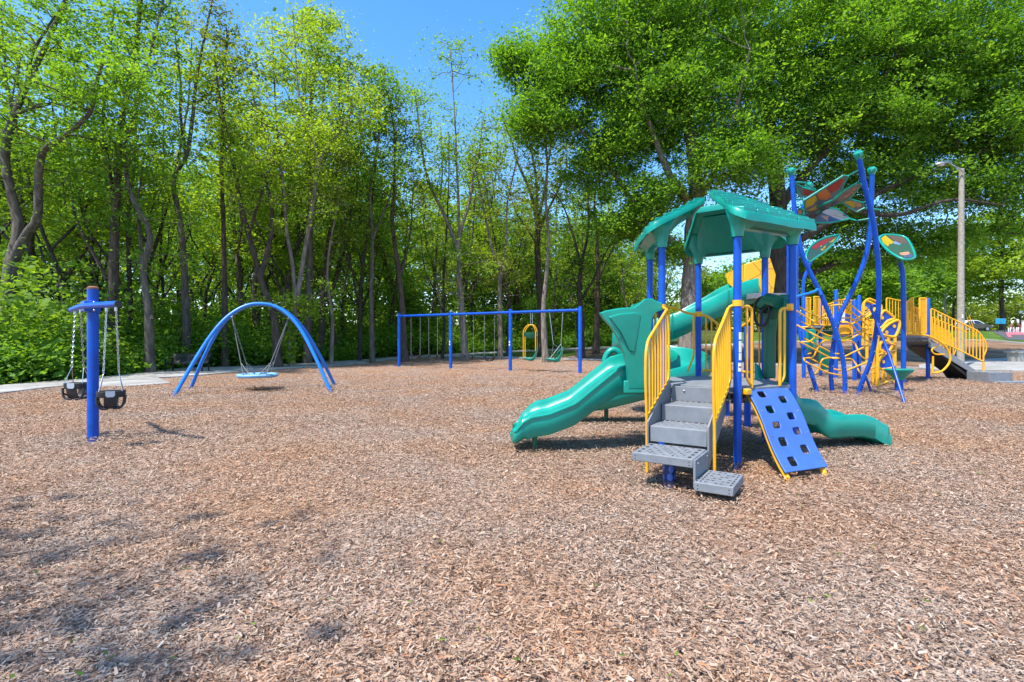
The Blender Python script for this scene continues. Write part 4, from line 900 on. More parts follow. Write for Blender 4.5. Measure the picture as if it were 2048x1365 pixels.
# ---- play tower with three green roofs, stairs, slide, ramp climber and wave slide
CHUTE = [(-.30, .38), (-.325, .36), (-.335, .1), (-.25, -.06), (0, -.10), (.25, -.06), (.335, .1), (.325, .36), (.30, .38), (.27, .34), (.255, .12), (.15, .02), (0, 0), (-.15, .02), (-.255, .12), (-.27, .34)]
def chute(path, sec, n=6, wall=None, wid=1., twist=None):
    p = smooth(path, n); secs = []; N = len(p)
    for i in range(N):
        d = p[min(i+1, N-1)]-p[max(i-1, 0)]; d[2] = 0; d /= np.linalg.norm(d); l = np.cross(d, A3(0, 0, 1)); t = i/(N-1); wf = wall(t) if wall else 1.
        secs.append([p[i]+l*a*wid+A3(0, 0, h*(wf if h > 0 else 1)) for a, h in sec])
    return secs
def play_tower():
    PT = {k: A3(x, y, 0) for k, (x, y) in dict(A=(2.62, 5.95), B=(1.948, 6.65), C=(2.062, 7.65), D=(2.932, 8.05), E=(3.681, 7.45), F=(3.534, 6.45)).items()}
    ctr = sum(PT.values())/6; U = A3(0, 0, 1)
    t = thing('play_tower', ctr, 'play tower with three green roofs, grey steps, a blue ramp and green slides', 'playground tower')
    for k, p in PT.items():
        mb = MB(); mb.cyl(p-U*.2, p+U*2.80, .0455, 20); po = mb.build('post', M['blue'], t)
        if k == 'A':
            mb = MB(); vd = A3(-.35, -.94, 0)*.0463; vd2 = A3(.30, -.95, 0)
            for z0, z1 in ((1.27, 1.36), (1.36, 1.50), (1.51, 1.60)):
                ring0 = [p+A3(math.cos(q), math.sin(q), 0)*.0468 for q in np.linspace(R(-95), R(-30), 7)]
                v = [r_+U*z0 for r_ in ring0]+[r_+U*(z1-.008) for r_ in ring0]; mb.add(v, [(i, i+1, 8+i, 7+i) for i in range(6)])
            ring0 = [p+A3(math.cos(q), math.sin(q), 0)*.0468 for q in np.linspace(R(-105), R(-40), 7)]
            mb.add([r_+U*1.14 for r_ in ring0]+[r_+U*1.24 for r_ in ring0], [(i, i+1, 8+i, 7+i) for i in range(6)])
            mb.build('warning_label', M['white'], po)
            mb = MB()
            ring1 = [p+A3(math.cos(q), math.sin(q), 0)*.0472 for q in np.linspace(R(-98), R(-50), 6)]
            mb.add([r_+U*1.18 for r_ in ring1]+[r_+U*1.20 for r_ in ring1], [(i, i+1, 7+i, 6+i) for i in range(5)])
            mb.build('label_print', M['dgrey'], po)
    deckp = [ctr+(p-ctr)*1.0 for p in PT.values()]
    mb = MB(); mb.prism([p+U*.885 for p in deckp], U*.055); dk = mb.build('deck', M['grey'], t, bevel=.006)
    mb = MB(); ks = list(PT.values())
    for i in range(6):
        a, b = ks[i], ks[(i+1) % 6]; e = (b-a)/np.linalg.norm(b-a); inn = np.cross(U, e); inn = inn if np.dot(inn, ctr-a) > 0 else -inn
        mb.box((a+b)/2+inn*.06+U*.815, (np.linalg.norm(b-a)-.14, .02, .12), [e, inn, U])
    mb.build('deck_edge', M['perf'], dk)
    # roofs
    def roof(a, b, off=0., qi=-.62, seed=1):
        m = (a+b)/2; e = (b-a)/np.linalg.norm(b-a); o = m-ctr; o[2] = 0; o = o-e*np.dot(o, e); o /= np.linalg.norm(o)
        zt = lambda q: 2.905+(.22-q)*.575
        W = lambda x, q, dz=0.: m+e*(x+off*(.22-q))+o*q+U*(zt(q)+dz)
        hw = curve([(-.80, .17), (-.74, .24), (-.3, .50), (.0, .69), (.10, .76), (.22, .66)])
        r = np.random.default_rng(seed)
        out = []
        qs = [qi-.02, qi+.01, qi*.8, -.4, -.2, -.05, .06, .12, .18, .22]
        ring = [(hw(q), q) for q in qs]+[(x, .225+.008*math.cos(x*7)) for x in np.linspace(.6, -.6, 13)]+[(-hw(q), q) for q in qs[::-1]]
        top_, mid_, low_, inn_ = [W(x*.985, q-.005*np.sign(q), .03) for x, q in ring], [W(x, q, .012) for x, q in ring], [W(x, q, -.055-.008*max(0, math.sin(x*9))*(q > .1)) for x, q in ring], [W(x*.95, q*.96-.01, -.035) for x, q in ring]
        mb = MB(); mb.loft([top_, mid_, low_, inn_], caps=False)
        n = len(ring); mb.add(top_, [tuple(range(n))]); inn2 = [W(x*.90, q*.92-.02, -.012) for x, q in ring]; mb.loft([inn_, inn2], caps=False); mb.add(inn2, [tuple(range(n))])
        rf = mb.build('roof', M['teal'], t, sharp=50)
        mb = MB()                                         # raised shingle courses
        rows = np.linspace(.20, qi, 8)
        for i in range(7):
            q0, q1 = rows[i], rows[i+1]; k = max(2, int(round((hw(q0)+hw(q1))/.21))); xs_ = np.linspace(-1, 1, k+1)+(r.normal(0, .03) if i % 2 else .06)
            xs_[0], xs_[-1] = -1, 1
            for j in range(k):
                dq = r.uniform(-.02, .03); w0, w1 = hw(q0)*.985, hw(q1)*.985
                x00, x01, x10, x11 = xs_[j]*w0, xs_[j+1]*w0-.008, xs_[j]*w1, xs_[j+1]*w1-.008
                h0, h1 = .074+r.uniform(0, .014), .026
                q0_ = min(q0+dq, .205)
                mb.add([W(x00, q0_, .02), W(x01, q0_, .02), W(x11, q1-.01, .02), W(x10, q1-.01, .02), W(x00, q0_, h0), W(x01, q0_, h0), W(x11, q1-.01, h1), W(x10, q1-.01, h1)], [(0, 1, 5, 4), (1, 2, 6, 5), (2, 3, 7, 6), (3, 0, 4, 7), (4, 5, 6, 7)])
        mb.build('shingles', M['teal'], rf, bevel=.006)
        mb = MB()                                         # shallow moulded skirt between the two posts
        bot = []; tp_ = []
        half = np.linalg.norm(b-a)/2
        for x, q in ring:
            bot.append(A3(*(m+e*max(-half-.03, min(half+.03, x*1.0))+o*max(-.045, min(.05, q)))[:2], 2.80+.035*(abs(x) < half*.75)))
            tp_.append(W(x*.80, -.06+(q+.06)*.78, -.03))
        mb.loft([tp_, [.45*t_+.55*b_+A3(0, 0, .012) for t_, b_ in zip(tp_, bot)], bot], caps=False); mb.add(bot, [tuple(range(len(bot)))]); mb.build('roof_skirt', M['teal'], rf, sharp=50)
        mb = MB()
        for p in (a, b):
            secs = []
            for f in np.linspace(0, 1, 9):
                rad = .062+.008*(f > .05)+.13*f**2.2; ring_ = []
                for qq in np.linspace(0, 2*math.pi, 29)[:-1]:
                    fl = 1+.07*math.sin(qq*7)*f; dx = A3(math.cos(qq), math.sin(qq), 0)*rad*fl; pt = p+dx
                    lx, lq = np.dot(pt-m, e), np.dot(pt-m, o); lq = min(.12, max(-.72, lq)); lim = hw(lq)*.93; lx = max(-lim, min(lim, lx)); pt = m+e*lx+o*lq
                    zz = 2.70+(zt(lq)-.02-2.70)*f**.75; ring_.append(A3(pt[0], pt[1], zz))
                secs.append(ring_)
            mb.loft(secs, caps=False); mb.build('roof_socket', M['teal'], rf); mb = MB()
    roof(PT['A'], PT['F'], .12, -.72, seed=2); roof(PT['B'], PT['C'], 0., -.56, seed=3); roof(PT['D'], PT['E'], 0., seed=4)
    # steps
    O = A3(1.98, 6.34, 0); d_, o_ = A3(.834, -.552, 0), A3(-.552, -.834, 0)
    W = lambda a, b, z: O+d_*a+o_*b+U*z
    def slab(a0, a1, b0, b1, z, th=.045): return MB().prism([W(a0, b0, z-th), W(a1, b0, z-th), W(a1, b1, z-th), W(a0, b1, z-th)], U*th)
    st = MB()
    for b0, b1, z in ((0, .40, .75), (.39, .82, .56)):
        st.prism([W(0, b0-.01, z-.03), W(.6, b0-.01, z-.03), W(.6, b1, z-.03), W(0, b1, z-.03)], U*.03)
    for b0, z0, z1 in ((-.012, .755, .935), (.385, .565, .745), (.80, .385, .555)): st.prism([W(0, b0, z0), W(.6, b0, z0), W(.6, b0+.022, z0), W(0, b0+.022, z0)], U*(z1-z0))
    for b0, z in ((.10, .75), (.50, .56)):
        for i in range(12):
            for j in range(4):
                if (i+j) % 2: st.add([W(.05+i*.045+dx, b0+j*.065+db, z+.0015) for dx, db in ((-.012, -.006), (.012, -.006), (.012, .006), (-.012, .006))], [(0, 1, 2, 3)], 1)
    steps = st.build('steps', [M['grey'], M['blackmetal']], t, bevel=.006)
    mb = MB()
    for b0, z in ((.03, .75), (.43, .56)):
        for k in range(9): mb.sphere(W(.04+k*.065, b0, z), .016, 8, 5, sc=(1, 1, .8))
    mb.build('tread_studs', M['grey'], steps)
    mb = MB(); mb.sphere(W(.15, .012, .885), .014, 8, 5); mb.build('bolt', M['steel'], steps)
    for a0 in (-.035, .605):
        mb = MB(); mb.prism([W(a0, -.03, .94), W(a0, -.03, .66), W(a0, .34, .44), W(a0, .83, .17), W(a0, .84, .60), W(a0, .45, .80), W(a0, .02, 1.0)], d_*.02); mb.build('stringer', M['grey'], t, bevel=.004)
    def platform(name, a0, a1, b0, b1, z, pattern):
        mb = MB(); mb.prism([W(a0, b0, z-.085), W(a1, b0, z-.085), W(a1, b1, z-.085), W(a0, b1, z-.085)], U*.085)
        for a, b, la, lb in pattern:
            mb.add([W(a+la*math.copysign(abs(math.cos(q))**.6, math.cos(q)), b+lb*math.copysign(abs(math.sin(q))**.6, math.sin(q)), z+.0015) for q in np.linspace(0, 6.2832, 9)[:-1]], [tuple(range(8))], 1)
        for k in (.03, .06):
            for a in (a0+.035, a1-.035): mb.add([W(a+.006*math.cos(q), b1+.0015, z-k+.006*math.sin(q)) for q in np.linspace(0, 6.2832, 7)[:-1]], [tuple(range(6))], 1)
        return mb.build(name, [M['grey'], M['blackmetal']], t, bevel=.008)
    pat = [(x, b, .018, .03) for x in (.05, .55) for b in (.93, 1.06, 1.19, 1.31)]
    for i in range(9):
        for j in range(7):
            if (i*7+j*3) % 5 < 3: pat.append((.12+i*.045, .90+j*.07, .017 if (i+j) % 3 else .008, .008 if (i+j) % 3 else .022))
    platform('landing', 0, .6, .845, 1.39, .37, pat)
    pat = [(.64, 1.0+.08*j, .006, .028) for j in range(6)]+[(.675, 1.0+.08*j, .006, .028) for j in range(6)]+[(.94, 1.0+.08*j, .006, .028) for j in range(6)]
    for i in range(5):
        for j in range(6):
            if (i*5+j*2) % 3: pat.append((.72+i*.045, .98+j*.085, .016, .009))
    platform('ground_step', .625, .97, .92, 1.46, .18, pat)
    mb = MB(); mb.prism([W(.602, .85, .10), W(.602, 1.385, .10), W(.602, 1.385, .36), W(.602, .85, .36)], d_*.02); pn = mb.build('side_panel', M['grey'], t)
    mb = MB()
    for b in (.93, 1.30): mb.sphere(W(.624, b, .32), .012, 8, 5)
    mb.build('bolt', M['steel'], pn)
    mb = MB(); lp = A3(1.61, 5.24, 0); mb.cyl(lp-U*.15, lp+U*.285, .064, 24); mb.build('landing_leg', M['scales'], t)
    # stair railings
    for a0 in (-.06, .66):
        path = [(.745, -.1), (.755, .60), (.80, 1.08), (.79, 1.36), (.72, 1.50), (.02, 1.88), (-.07, 1.86), (-.075, 1.0), (.74, .64)]
        pts = fillet([W(a0, b, z) for b, z in path], .10)
        mb = MB(); mb.tube(pts, .0165, 10); rl = mb.build('stair_railing', M['yellow'], t)
        mb = MB()
        for b in np.linspace(.04, .66, 7):
            mb.cyl(W(a0, b, 1.0-(b+.075)*.442), W(a0, b, 1.885-(b-.02)*.545), .0115, 8)
        mb.build('balusters', M['yellow'], rl)
        post = PT['B'] if a0 < 0 else PT['A']
        mb = MB(); mb.tube([W(a0, 0.0, 1.885), A3(post[0], post[1], 1.93)], .016, 8); mb.lathe(A3(post[0], post[1], 1.93), [(.0455, -.035), (.055, -.035), (.055, .035), (.0455, .035)], 14); mb.build('clamp', M['yellow'], rl)
    # hand loops beside the ramp
    e = (PT['F']-PT['A'])/np.linalg.norm(PT['F']-PT['A'])
    for p, s in ((PT['A'], 1), (PT['F'], -1)):
        pts = fillet([p+e*s*.05+U*1.90, p+e*s*.255+U*1.90, p+e*s*.255+U*.94], .09)
        p2 = fillet([p+e*s*.165+U*1.89, p+e*s*.165+U*1.04, p+e*s*.255+U*.96], .08)
        mb = MB(); mb.tube(pts, .018, 10); mb.tube(p2, .015, 10); hl = mb.build('hand_loop', M['yellow'], t)
        mb = MB(); mb.box(p+e*s*.05+U*1.915, (.05, .07, .09), [e, np.cross(U, e), U]); mb.build('clamp', M['yellow'], hl, bevel=.01)
    mb = MB(); mb.box(PT['A']+e*.10+U*.90-np.cross(U, e)*-.0+A3(.03, -.03, 0), (.09, .07, .07), [e, np.cross(U, e), U]); mb.build('bracket', M['yellow'], t, bevel=.012)
    # rails on the far side
    C_, D_, E_, F_ = PT['C'], PT['D'], PT['E'], PT['F']; e = (D_-C_)/np.linalg.norm(D_-C_)
    mb = MB(); mb.tube(smooth([C_+e*.02+U*1.93, C_+e*.18+U*1.99, C_+e*.45+U*2.0, C_+e*.7+U*1.93, D_-e*.03+U*1.90], 5), .018, 8)
    mb.tube(fillet([D_-e*.10+U*1.90, D_-e*.10+U*1.25, D_-e*.22+U*1.02], .05), .017, 8); mb.cyl(C_+e*.1+U*1.95, C_+e*.1+U*.95, .017, 8)
    rl = mb.build('guard_rail', M['yellow'], t); mb = MB()
    for p in (C_, D_): mb.lathe(p+U*1.91, [(.0455, -.04), (.058, -.04), (.058, .04), (.0455, .04)], 12)
    mb.build('clamp', M['yellow'], rl)
    e = (E_-D_)/np.linalg.norm(E_-D_); L = np.linalg.norm(E_-D_)
    tp = curve([(0, 1.90), (.14, 1.88), (.35, 1.72), (.6, 1.66), (.8, 1.80), (.86, 2.02), (.93, 2.12)])
    mb = MB(); mb.tube([D_+e*x*L+U*tp(x) for x in np.linspace(.04, .94, 24)], .018, 8)
    rl = mb.build('guard_rail', M['yellow'], t); mb = MB(); mb.cyl(D_+e*.06+U*1.03, E_-e*.05+U*1.03, .017, 8); mb.build('bottom_rail', M['yellow'], rl); mb = MB()
    for x in np.linspace(.12, .92, 10): mb.cyl(D_+e*x*L+U*1.03, D_+e*x*L+U*tp(x), .0125, 8)
    mb.build('balusters', M['yellow'], rl)
    mb = MB(); wc = A3(3.50, 7.18, 1.90); wn = A3(-.93, -.05, 0); wn /= np.linalg.norm(wn); a_, b_, _ = frame(wn)
    cir = [wc+(a_*math.cos(q)+b_*math.sin(q))*.20 for q in np.linspace(0, 6.2832, 29)[:-1]]; mb.tube(cir, .019, 8, closed=True); mb.lathe(wc, [(.05, -.02), (.05, .02)], 10)
    for q in (0.4, 2.5, 4.6): mb.tube([wc, wc+(a_*math.cos(q)+b_*math.sin(q))*.2], .015, 6)
    sw = mb.build('steering_wheel', M['black'], t); mb = MB(); mb.cyl(wc, E_+U*1.90-wn*0, .02, 8); mb.build('axle', M['steel'], sw)
    # slide to the left with its hood
    rim = curve([(.02, .30), (.05, .31), (.15, .43), (.26, .50), (.5, .545), (.84, .68), (1.13, .92), (1.42, 1.155), (1.6, 1.20), (1.95, 1.21)])
    dep = curve([(.02, .18), (.08, .24), (.2, .29), (.5, .30), (.9, .31), (1.3, .36), (1.6, .42), (1.95, .42)])
    sec = [(-.26, -1), (-.325, -.72), (-.345, -.30), (-.338, -.09), (-.362, -.075), (-.365, -.01), (-.34, .02), (-.30, .01), (-.287, -.08), (-.27, -.26), (-.235, -.32), (-.19, -.34), (-.155, -.50), (0, -.58)]
    sec = sec+[(-a, h) for a, h in sec[-2::-1]]
    secs = []
    for i, x in enumerate(np.concatenate([[.012], np.linspace(.03, .3, 10), np.linspace(.36, 1.94, 32)])):
        f = min(1, max(0, (x-.012)/.16)); f = math.sqrt(f*(2-f))*.30+.70 if x < .172 else 1.; yc = 7.05+.03*x
        secs.append([A3(x-(.05*(1-abs(a)/.35) if x < .2 else 0)*(1 if h < -.3 else .4), yc+a*1.04*f, rim(x)+h*dep(x)*(1 if x > .2 else .9)+max(-.02, a)*.30*min(1, max(0, x-.1)*4)*(1 if h > -.45 else .2)) for a, h in sec])
    mb = MB(); mb.loft(secs); sl = mb.build('slide', M['teal'], t, sharp=45)
    for x, y in ((.31, 6.95),):
        mb = MB(); mb.cyl(A3(x, y, -.1), A3(x, y, rim(x)-.25), .036 if x < 1 else .03, 10); mb.build('slide_leg', M['dteal'], t)
    # hood: near flared wall, far wall, header bar
    near = [(1.10, 1.845), (1.18, 1.875), (1.36, 1.91), (1.56, 1.925), (1.64, 1.97), (1.71, 2.035), (1.80, 2.04), (1.88, 2.00), (1.93, 1.985), (1.94, 1.90), (1.85, 1.87), (1.80, 1.78), (1.775, 1.3), (1.765, .86), (1.50, .86), (1.485, 1.0), (1.47, 1.19), (1.43, 1.34), (1.35, 1.52), (1.24, 1.68), (1.13, 1.79)]
    cx, cz = 1.58, 1.55
    def fl(x, z): return 6.60-.16*max(0, min(1, (1.62-x)/.5))*max(0, min(1, (z-1.2)/.5))
    s0 = [A3(x, fl(x, z)+.05, z) for x, z in near]; s1 = [A3(x, fl(x, z)-.0, z) for x, z in near]; s2 = [A3(cx+(x-cx)*.96, fl(x, z)-.03, cz+(z-cz)*.965) for x, z in near]
    mb = MB(); n = len(near); mb.loft([s0, s1, s2], caps=False); mb.add(s0, [tuple(range(n))]); mb.add(s2, [tuple(range(n))])
    hd = mb.build('slide_hood', M['teal'], t, sharp=35)
    emb = [(1.20, 1.80), (1.36, 1.845), (1.60, 1.865), (1.665, 1.84), (1.62, 1.58), (1.57, 1.33), (1.50, 1.36), (1.46, 1.45), (1.37, 1.61)]
    e0 = [A3(x, fl(x, z)-.020, z) for x, z in emb]; ec = np.mean(np.array(emb), 0); e1 = [A3(ec[0]+(x-ec[0])*.90, fl(x, z)-.050, ec[1]+(z-ec[1])*.92) for x, z in emb]
    mb = MB(); mb.loft([e0, e1], caps=False); mb.add(e1, [tuple(range(len(emb)))]); mb.build('raised_panel', M['teal'], hd, bevel=.012)
    mb = MB(); far = [(1.50, .86), (1.76, .86), (1.80, 1.8), (1.84, 2.02), (1.70, 2.03), (1.62, 1.5), (1.52, 1.2)]; mb.prism([A3(x+.08, 7.60, z) for x, z in far], A3(0, .07, 0)); mb.build('hood_side', M['teal'], hd, bevel=.01)
    mb = MB(); mb.prism([A3(1.66, 6.63, 1.90), A3(1.82, 6.63, 1.90), A3(1.80, 6.63, 2.02), A3(1.70, 6.63, 2.02)], A3(.07, .98, 0)); mb.build('hood_header', M['teal'], hd, bevel=.02)
    mb = MB(); rc = A3(1.50, 7.62, 1.19); mb.tube([rc+A3(.115*math.cos(q), 0, .165*math.sin(q)+.02*math.cos(q)) for q in np.linspace(0, 6.2832, 25)[:-1]], .05, 10, closed=True); mb.build('hand_ring', M['teal'], hd)
    mb = MB(); mb.box(A3(1.60, 6.60, .90), (.32, .05, .16)); mb.build('mounting_flange', M['teal'], hd, bevel=.01)
    # blue ramp climber, S curved with nine hand holes
    TL, TR, BL, BR = A3(2.77, 6.05, .905), A3(3.42, 6.36, .905), A3(2.86, 5.36, .11), A3(3.45, 5.60, .115)
    prof = smooth([A3(0, 0, 0), A3(.22, .17, 0), A3(.42, .38, 0), A3(.56, .57, 0), A3(.76, .80, 0), A3(1, 1, 0)], 8)     # (run, drop)
    def S(u, v):
        k = v*(len(prof)-1); i = min(int(k), len(prof)-2); f = k-i; q = prof[i]*(1-f)+prof[i+1]*f
        tp_, bt = TL+(TR-TL)*u, BL+(BR-BL)*u; p = tp_+(bt-tp_)*q[0]; p[2] = tp_[2]+(bt[2]-tp_[2])*q[1]; return p
    lv = [.09, .29, .49, .69, .89]; rv = [.18, .39, .59, .79]; mb = MB()
    NU, NV = 76, 130; hc = [(.28, v) for v in lv]+[(.70, v) for v in rv]; hu, hv = .088, .047
    uv = np.array([(i/NU, j/NV) for j in range(NV+1) for i in range(NU+1)]); fc = np.array([(j*(NU+1)+i, j*(NU+1)+i+1, (j+1)*(NU+1)+i+1, (j+1)*(NU+1)+i) for j in range(NV) for i in range(NU)])
    mid_ = uv[fc].mean(1); gone = np.zeros(len(fc), bool)
    ins = lambda q, h: ((np.abs(q[:, 0]-h[0])/hu)**4+(np.abs(q[:, 1]-h[1])/hv)**4)
    for h in hc: gone |= ins(mid_, h) < 1
    edge_v = np.intersect1d(fc[gone], fc[~gone])
    for h in hc:
        k = edge_v[ins(uv[edge_v], h) < 4]; f = ins(uv[k], h)**.25; uv[k] = np.array(h)+(uv[k]-np.array(h))/f[:, None]
    keep = fc[~gone]; us_ = np.unique(keep); rm = {q: i for i, q in enumerate(us_)}
    mb.add([S(*uv[q]) for q in us_], [tuple(rm[q] for q in f_) for f_ in keep])
    rp = mb.build('ramp_climber', M['ramp'], t, solid=.022, sharp=25)
    mb = MB(); dn = A3(.3, -.55, .78)
    for u, v in ((.08, .04), (.93, .04), (.08, .3), (.92, .33), (.09, .62), (.93, .62), (.09, .93), (.92, .93)):
        p = S(u, v); nn = np.cross(S(u+.01, v)-p, S(u, v-.01 if v > .5 else v+.01)-p); nn /= np.linalg.norm(nn); nn = nn if nn[2] > 0 else -nn; mb.sphere(p+nn*.012, .011, 6, 4)
    mb.build('bolt', M['steel'], rp)
    for u in (.05, .92):
        mb = MB(); mb.tube([S(u, v)-A3(-.0, -.01, .05) for v in np.linspace(.0, .97, 14)]+[A3(S(u, 1)[0]+.0, S(u, 1)[1]+.01, S(u, 1)[2]-.05), A3(S(u, 1)[0]+.0, S(u, 1)[1]-.0, -.1)], .031, 8); mb.build('ramp_rail', M['yellow'], rp)
    # entry panel and wave slide on the right
    e = (F_-E_)/np.linalg.norm(F_-E_); n_ = A3(.99, -.145, 0)
    ar = [(.0, .96), (.17, .96), (.17, 1.55), (.26, 1.80), (.5, 1.9), (.74, 1.80), (.83, 1.55), (.83, .96), (1., .96), (1., 1.80), (.93, 2.02), (.78, 2.10), (.22, 2.10), (.07, 2.02), (0, 1.80)]
    q0 = E_+e*.07; L = .86; half = ar[:5]+[ar[12], ar[13], ar[14]]
    mb = MB()
    for hf in ([ar[i] for i in (0, 1, 2, 3, 4)]+[(.5, 2.10)]+[ar[i] for i in (12, 13, 14)], [ar[i] for i in (4, 5, 6, 7, 8, 9, 10, 11)]+[(.5, 2.10)]): mb.prism([q0+e*x*L+U*z-n_*.05 for x, z in hf], n_*.13)
    ep = mb.build('entry_panel', M['dteal'], t, bevel=.02)
    mb = MB(); mb.tube([q0+e*.14*L+U*2.0-n_*.09, q0+e*.5*L+U*2.06-n_*.11, q0+e*.86*L+U*2.0-n_*.09], .085, 12); mb.build('entry_header', M['dteal'], ep)
    wf = curve([(0, .93), (.035, .88), (.09, .60), (.15, .47), (.25, .455), (.31, .42), (.37, .32), (.43, .235), (.50, .215), (.62, .225), (.74, .215), (.84, .16), (.92, .08), (1, .02)])
    a0, a1 = A3(3.55, 7.08, 0), A3(5.30, 7.50, 0); dd = (a1-a0); ln = A3(-dd[1], dd[0], 0)/np.linalg.norm(dd); secs = []
    for x in np.linspace(0, 1, 60):
        p = a0+dd*x; wl = .23 if x < .97 else .12; sc = [(-.22, -.09*min(1, wf(x)*4)), (-.275, -.03), (-.285, wl), (-.265, wl+.022), (-.235, wl), (-.20, .04), (-.12, .0), (0, -.005)]; sc = sc+[(-a, h) for a, h in sc[-2::-1]]+[(.10, -.045), (-.10, -.045)]
        secs.append([p+ln*a+U*(wf(x)+h) for a, h in sc])
    mb = MB(); mb.loft(secs); ws = mb.build('wave_slide', M['teal'], t, sharp=60)
    mb = MB(); mb.cyl(a0+dd*.97+ln*-.22+U*-.05, a0+dd*.97+ln*-.22+U*.12, .03, 8); mb.cyl(a0+dd*.97+ln*.22+U*-.05, a0+dd*.97+ln*.22+U*.12, .03, 8); mb.build('anchor', M['dteal'], ws)
play_tower()

# ---- slide tower behind: high deck, yellow cracked panel, spiral slide
def slide_tower():
    U = A3(0, 0, 1); c = A3(4.5, 9.3, 0)
    t = thing('slide_tower', c, 'taller tower behind with a yellow cracked panel and a green spiral slide', 'playground tower')
    for x, y, h in ((4.0, 8.7, 1.72), (4.86, 8.95, 3.3), (4.95, 9.95, 3.45), (4.15, 9.9, 2.3)):
        mb = MB(); mb.cyl(A3(x, y, -.2), A3(x, y, h), .055, 16); mb.sphere(A3(x, y, h), .056, 12, 6, sc=(1, 1, .4)); mb.build('post', M['blue'], t)
    mb = MB(); mb.prism([A3(4.25, 9.0, 2.24), A3(4.9, 9.0, 2.24), A3(5.0, 9.95, 2.24), A3(4.2, 9.95, 2.24)], U*.09); mb.build('deck', M['grey'], t)
    z0 = 2.345
    mb = MB(); pl = [(4.26, z0), (4.79, z0), (4.83, 2.70), (4.72, 3.03), (4.52, 2.97), (4.28, 2.90)]
    mb.prism([A3(x, 9.42-.1*(x-4.3), z) for x, z in pl], A3(0, .04, 0)); p1 = mb.build('slide_hood', M['ylw_plastic'], t, bevel=.01)
    mb = MB(); mb.prism([A3(4.27, 9.47, z0), A3(4.15, 9.85, z0+.25), A3(4.13, 9.9, 2.78), A3(4.27, 9.47, 2.90)], A3(.03, .01, 0)); mb.build('hood_side', M['ylw_plastic'], p1)
    path = [A3(*q) for q in ((4.42, 9.62, 2.26), (4.1, 9.55, 2.16), (3.6, 9.5, 1.90), (3.0, 9.55, 1.60), (2.5, 9.85, 1.43), (2.35, 10.4, 1.27), (2.75, 10.95, 1.12), (3.35, 10.85, .99), (3.6, 10.3, .88), (3.4, 9.7, .76), (2.8, 9.38, .62), (2.2, 9.3, .47), (1.7, 9.32, .34), (1.15, 9.36, .26))]
    secs = chute(path, CHUTE, 6, wall=lambda q: 1.0 if q < .93 else .75, wid=.95)
    mb = MB(); mb.loft(secs); sl = mb.build('spiral_slide', M['teal'], t, sharp=55)
    mb = MB()
    for f in (.12, .24, .40, .52, .66, .8):
        i = int(f*(len(secs)-1)); cc = np.mean(secs[i][:9], 0)
        mb.loft([[cc+(q-cc)*1.035+(secs[i+1][k]-secs[i][k])*g for k, q in enumerate(secs[i][:9])] for g in (0, .22)], closed=False)
    mb.build('joint_flange', M['teal'], sl)
    mb = MB(); mb.cyl(A3(1.73, 9.4, -.1), A3(1.73, 9.4, .27), .04, 10); mb.build('slide_leg', M['dteal'], t)
    mb = MB(); mb.cyl(A3(2.9, 10.2, -.1), A3(2.9, 10.2, 1.9), .05, 12); mb.build('slide_post', M['navy'], t)
slide_tower()

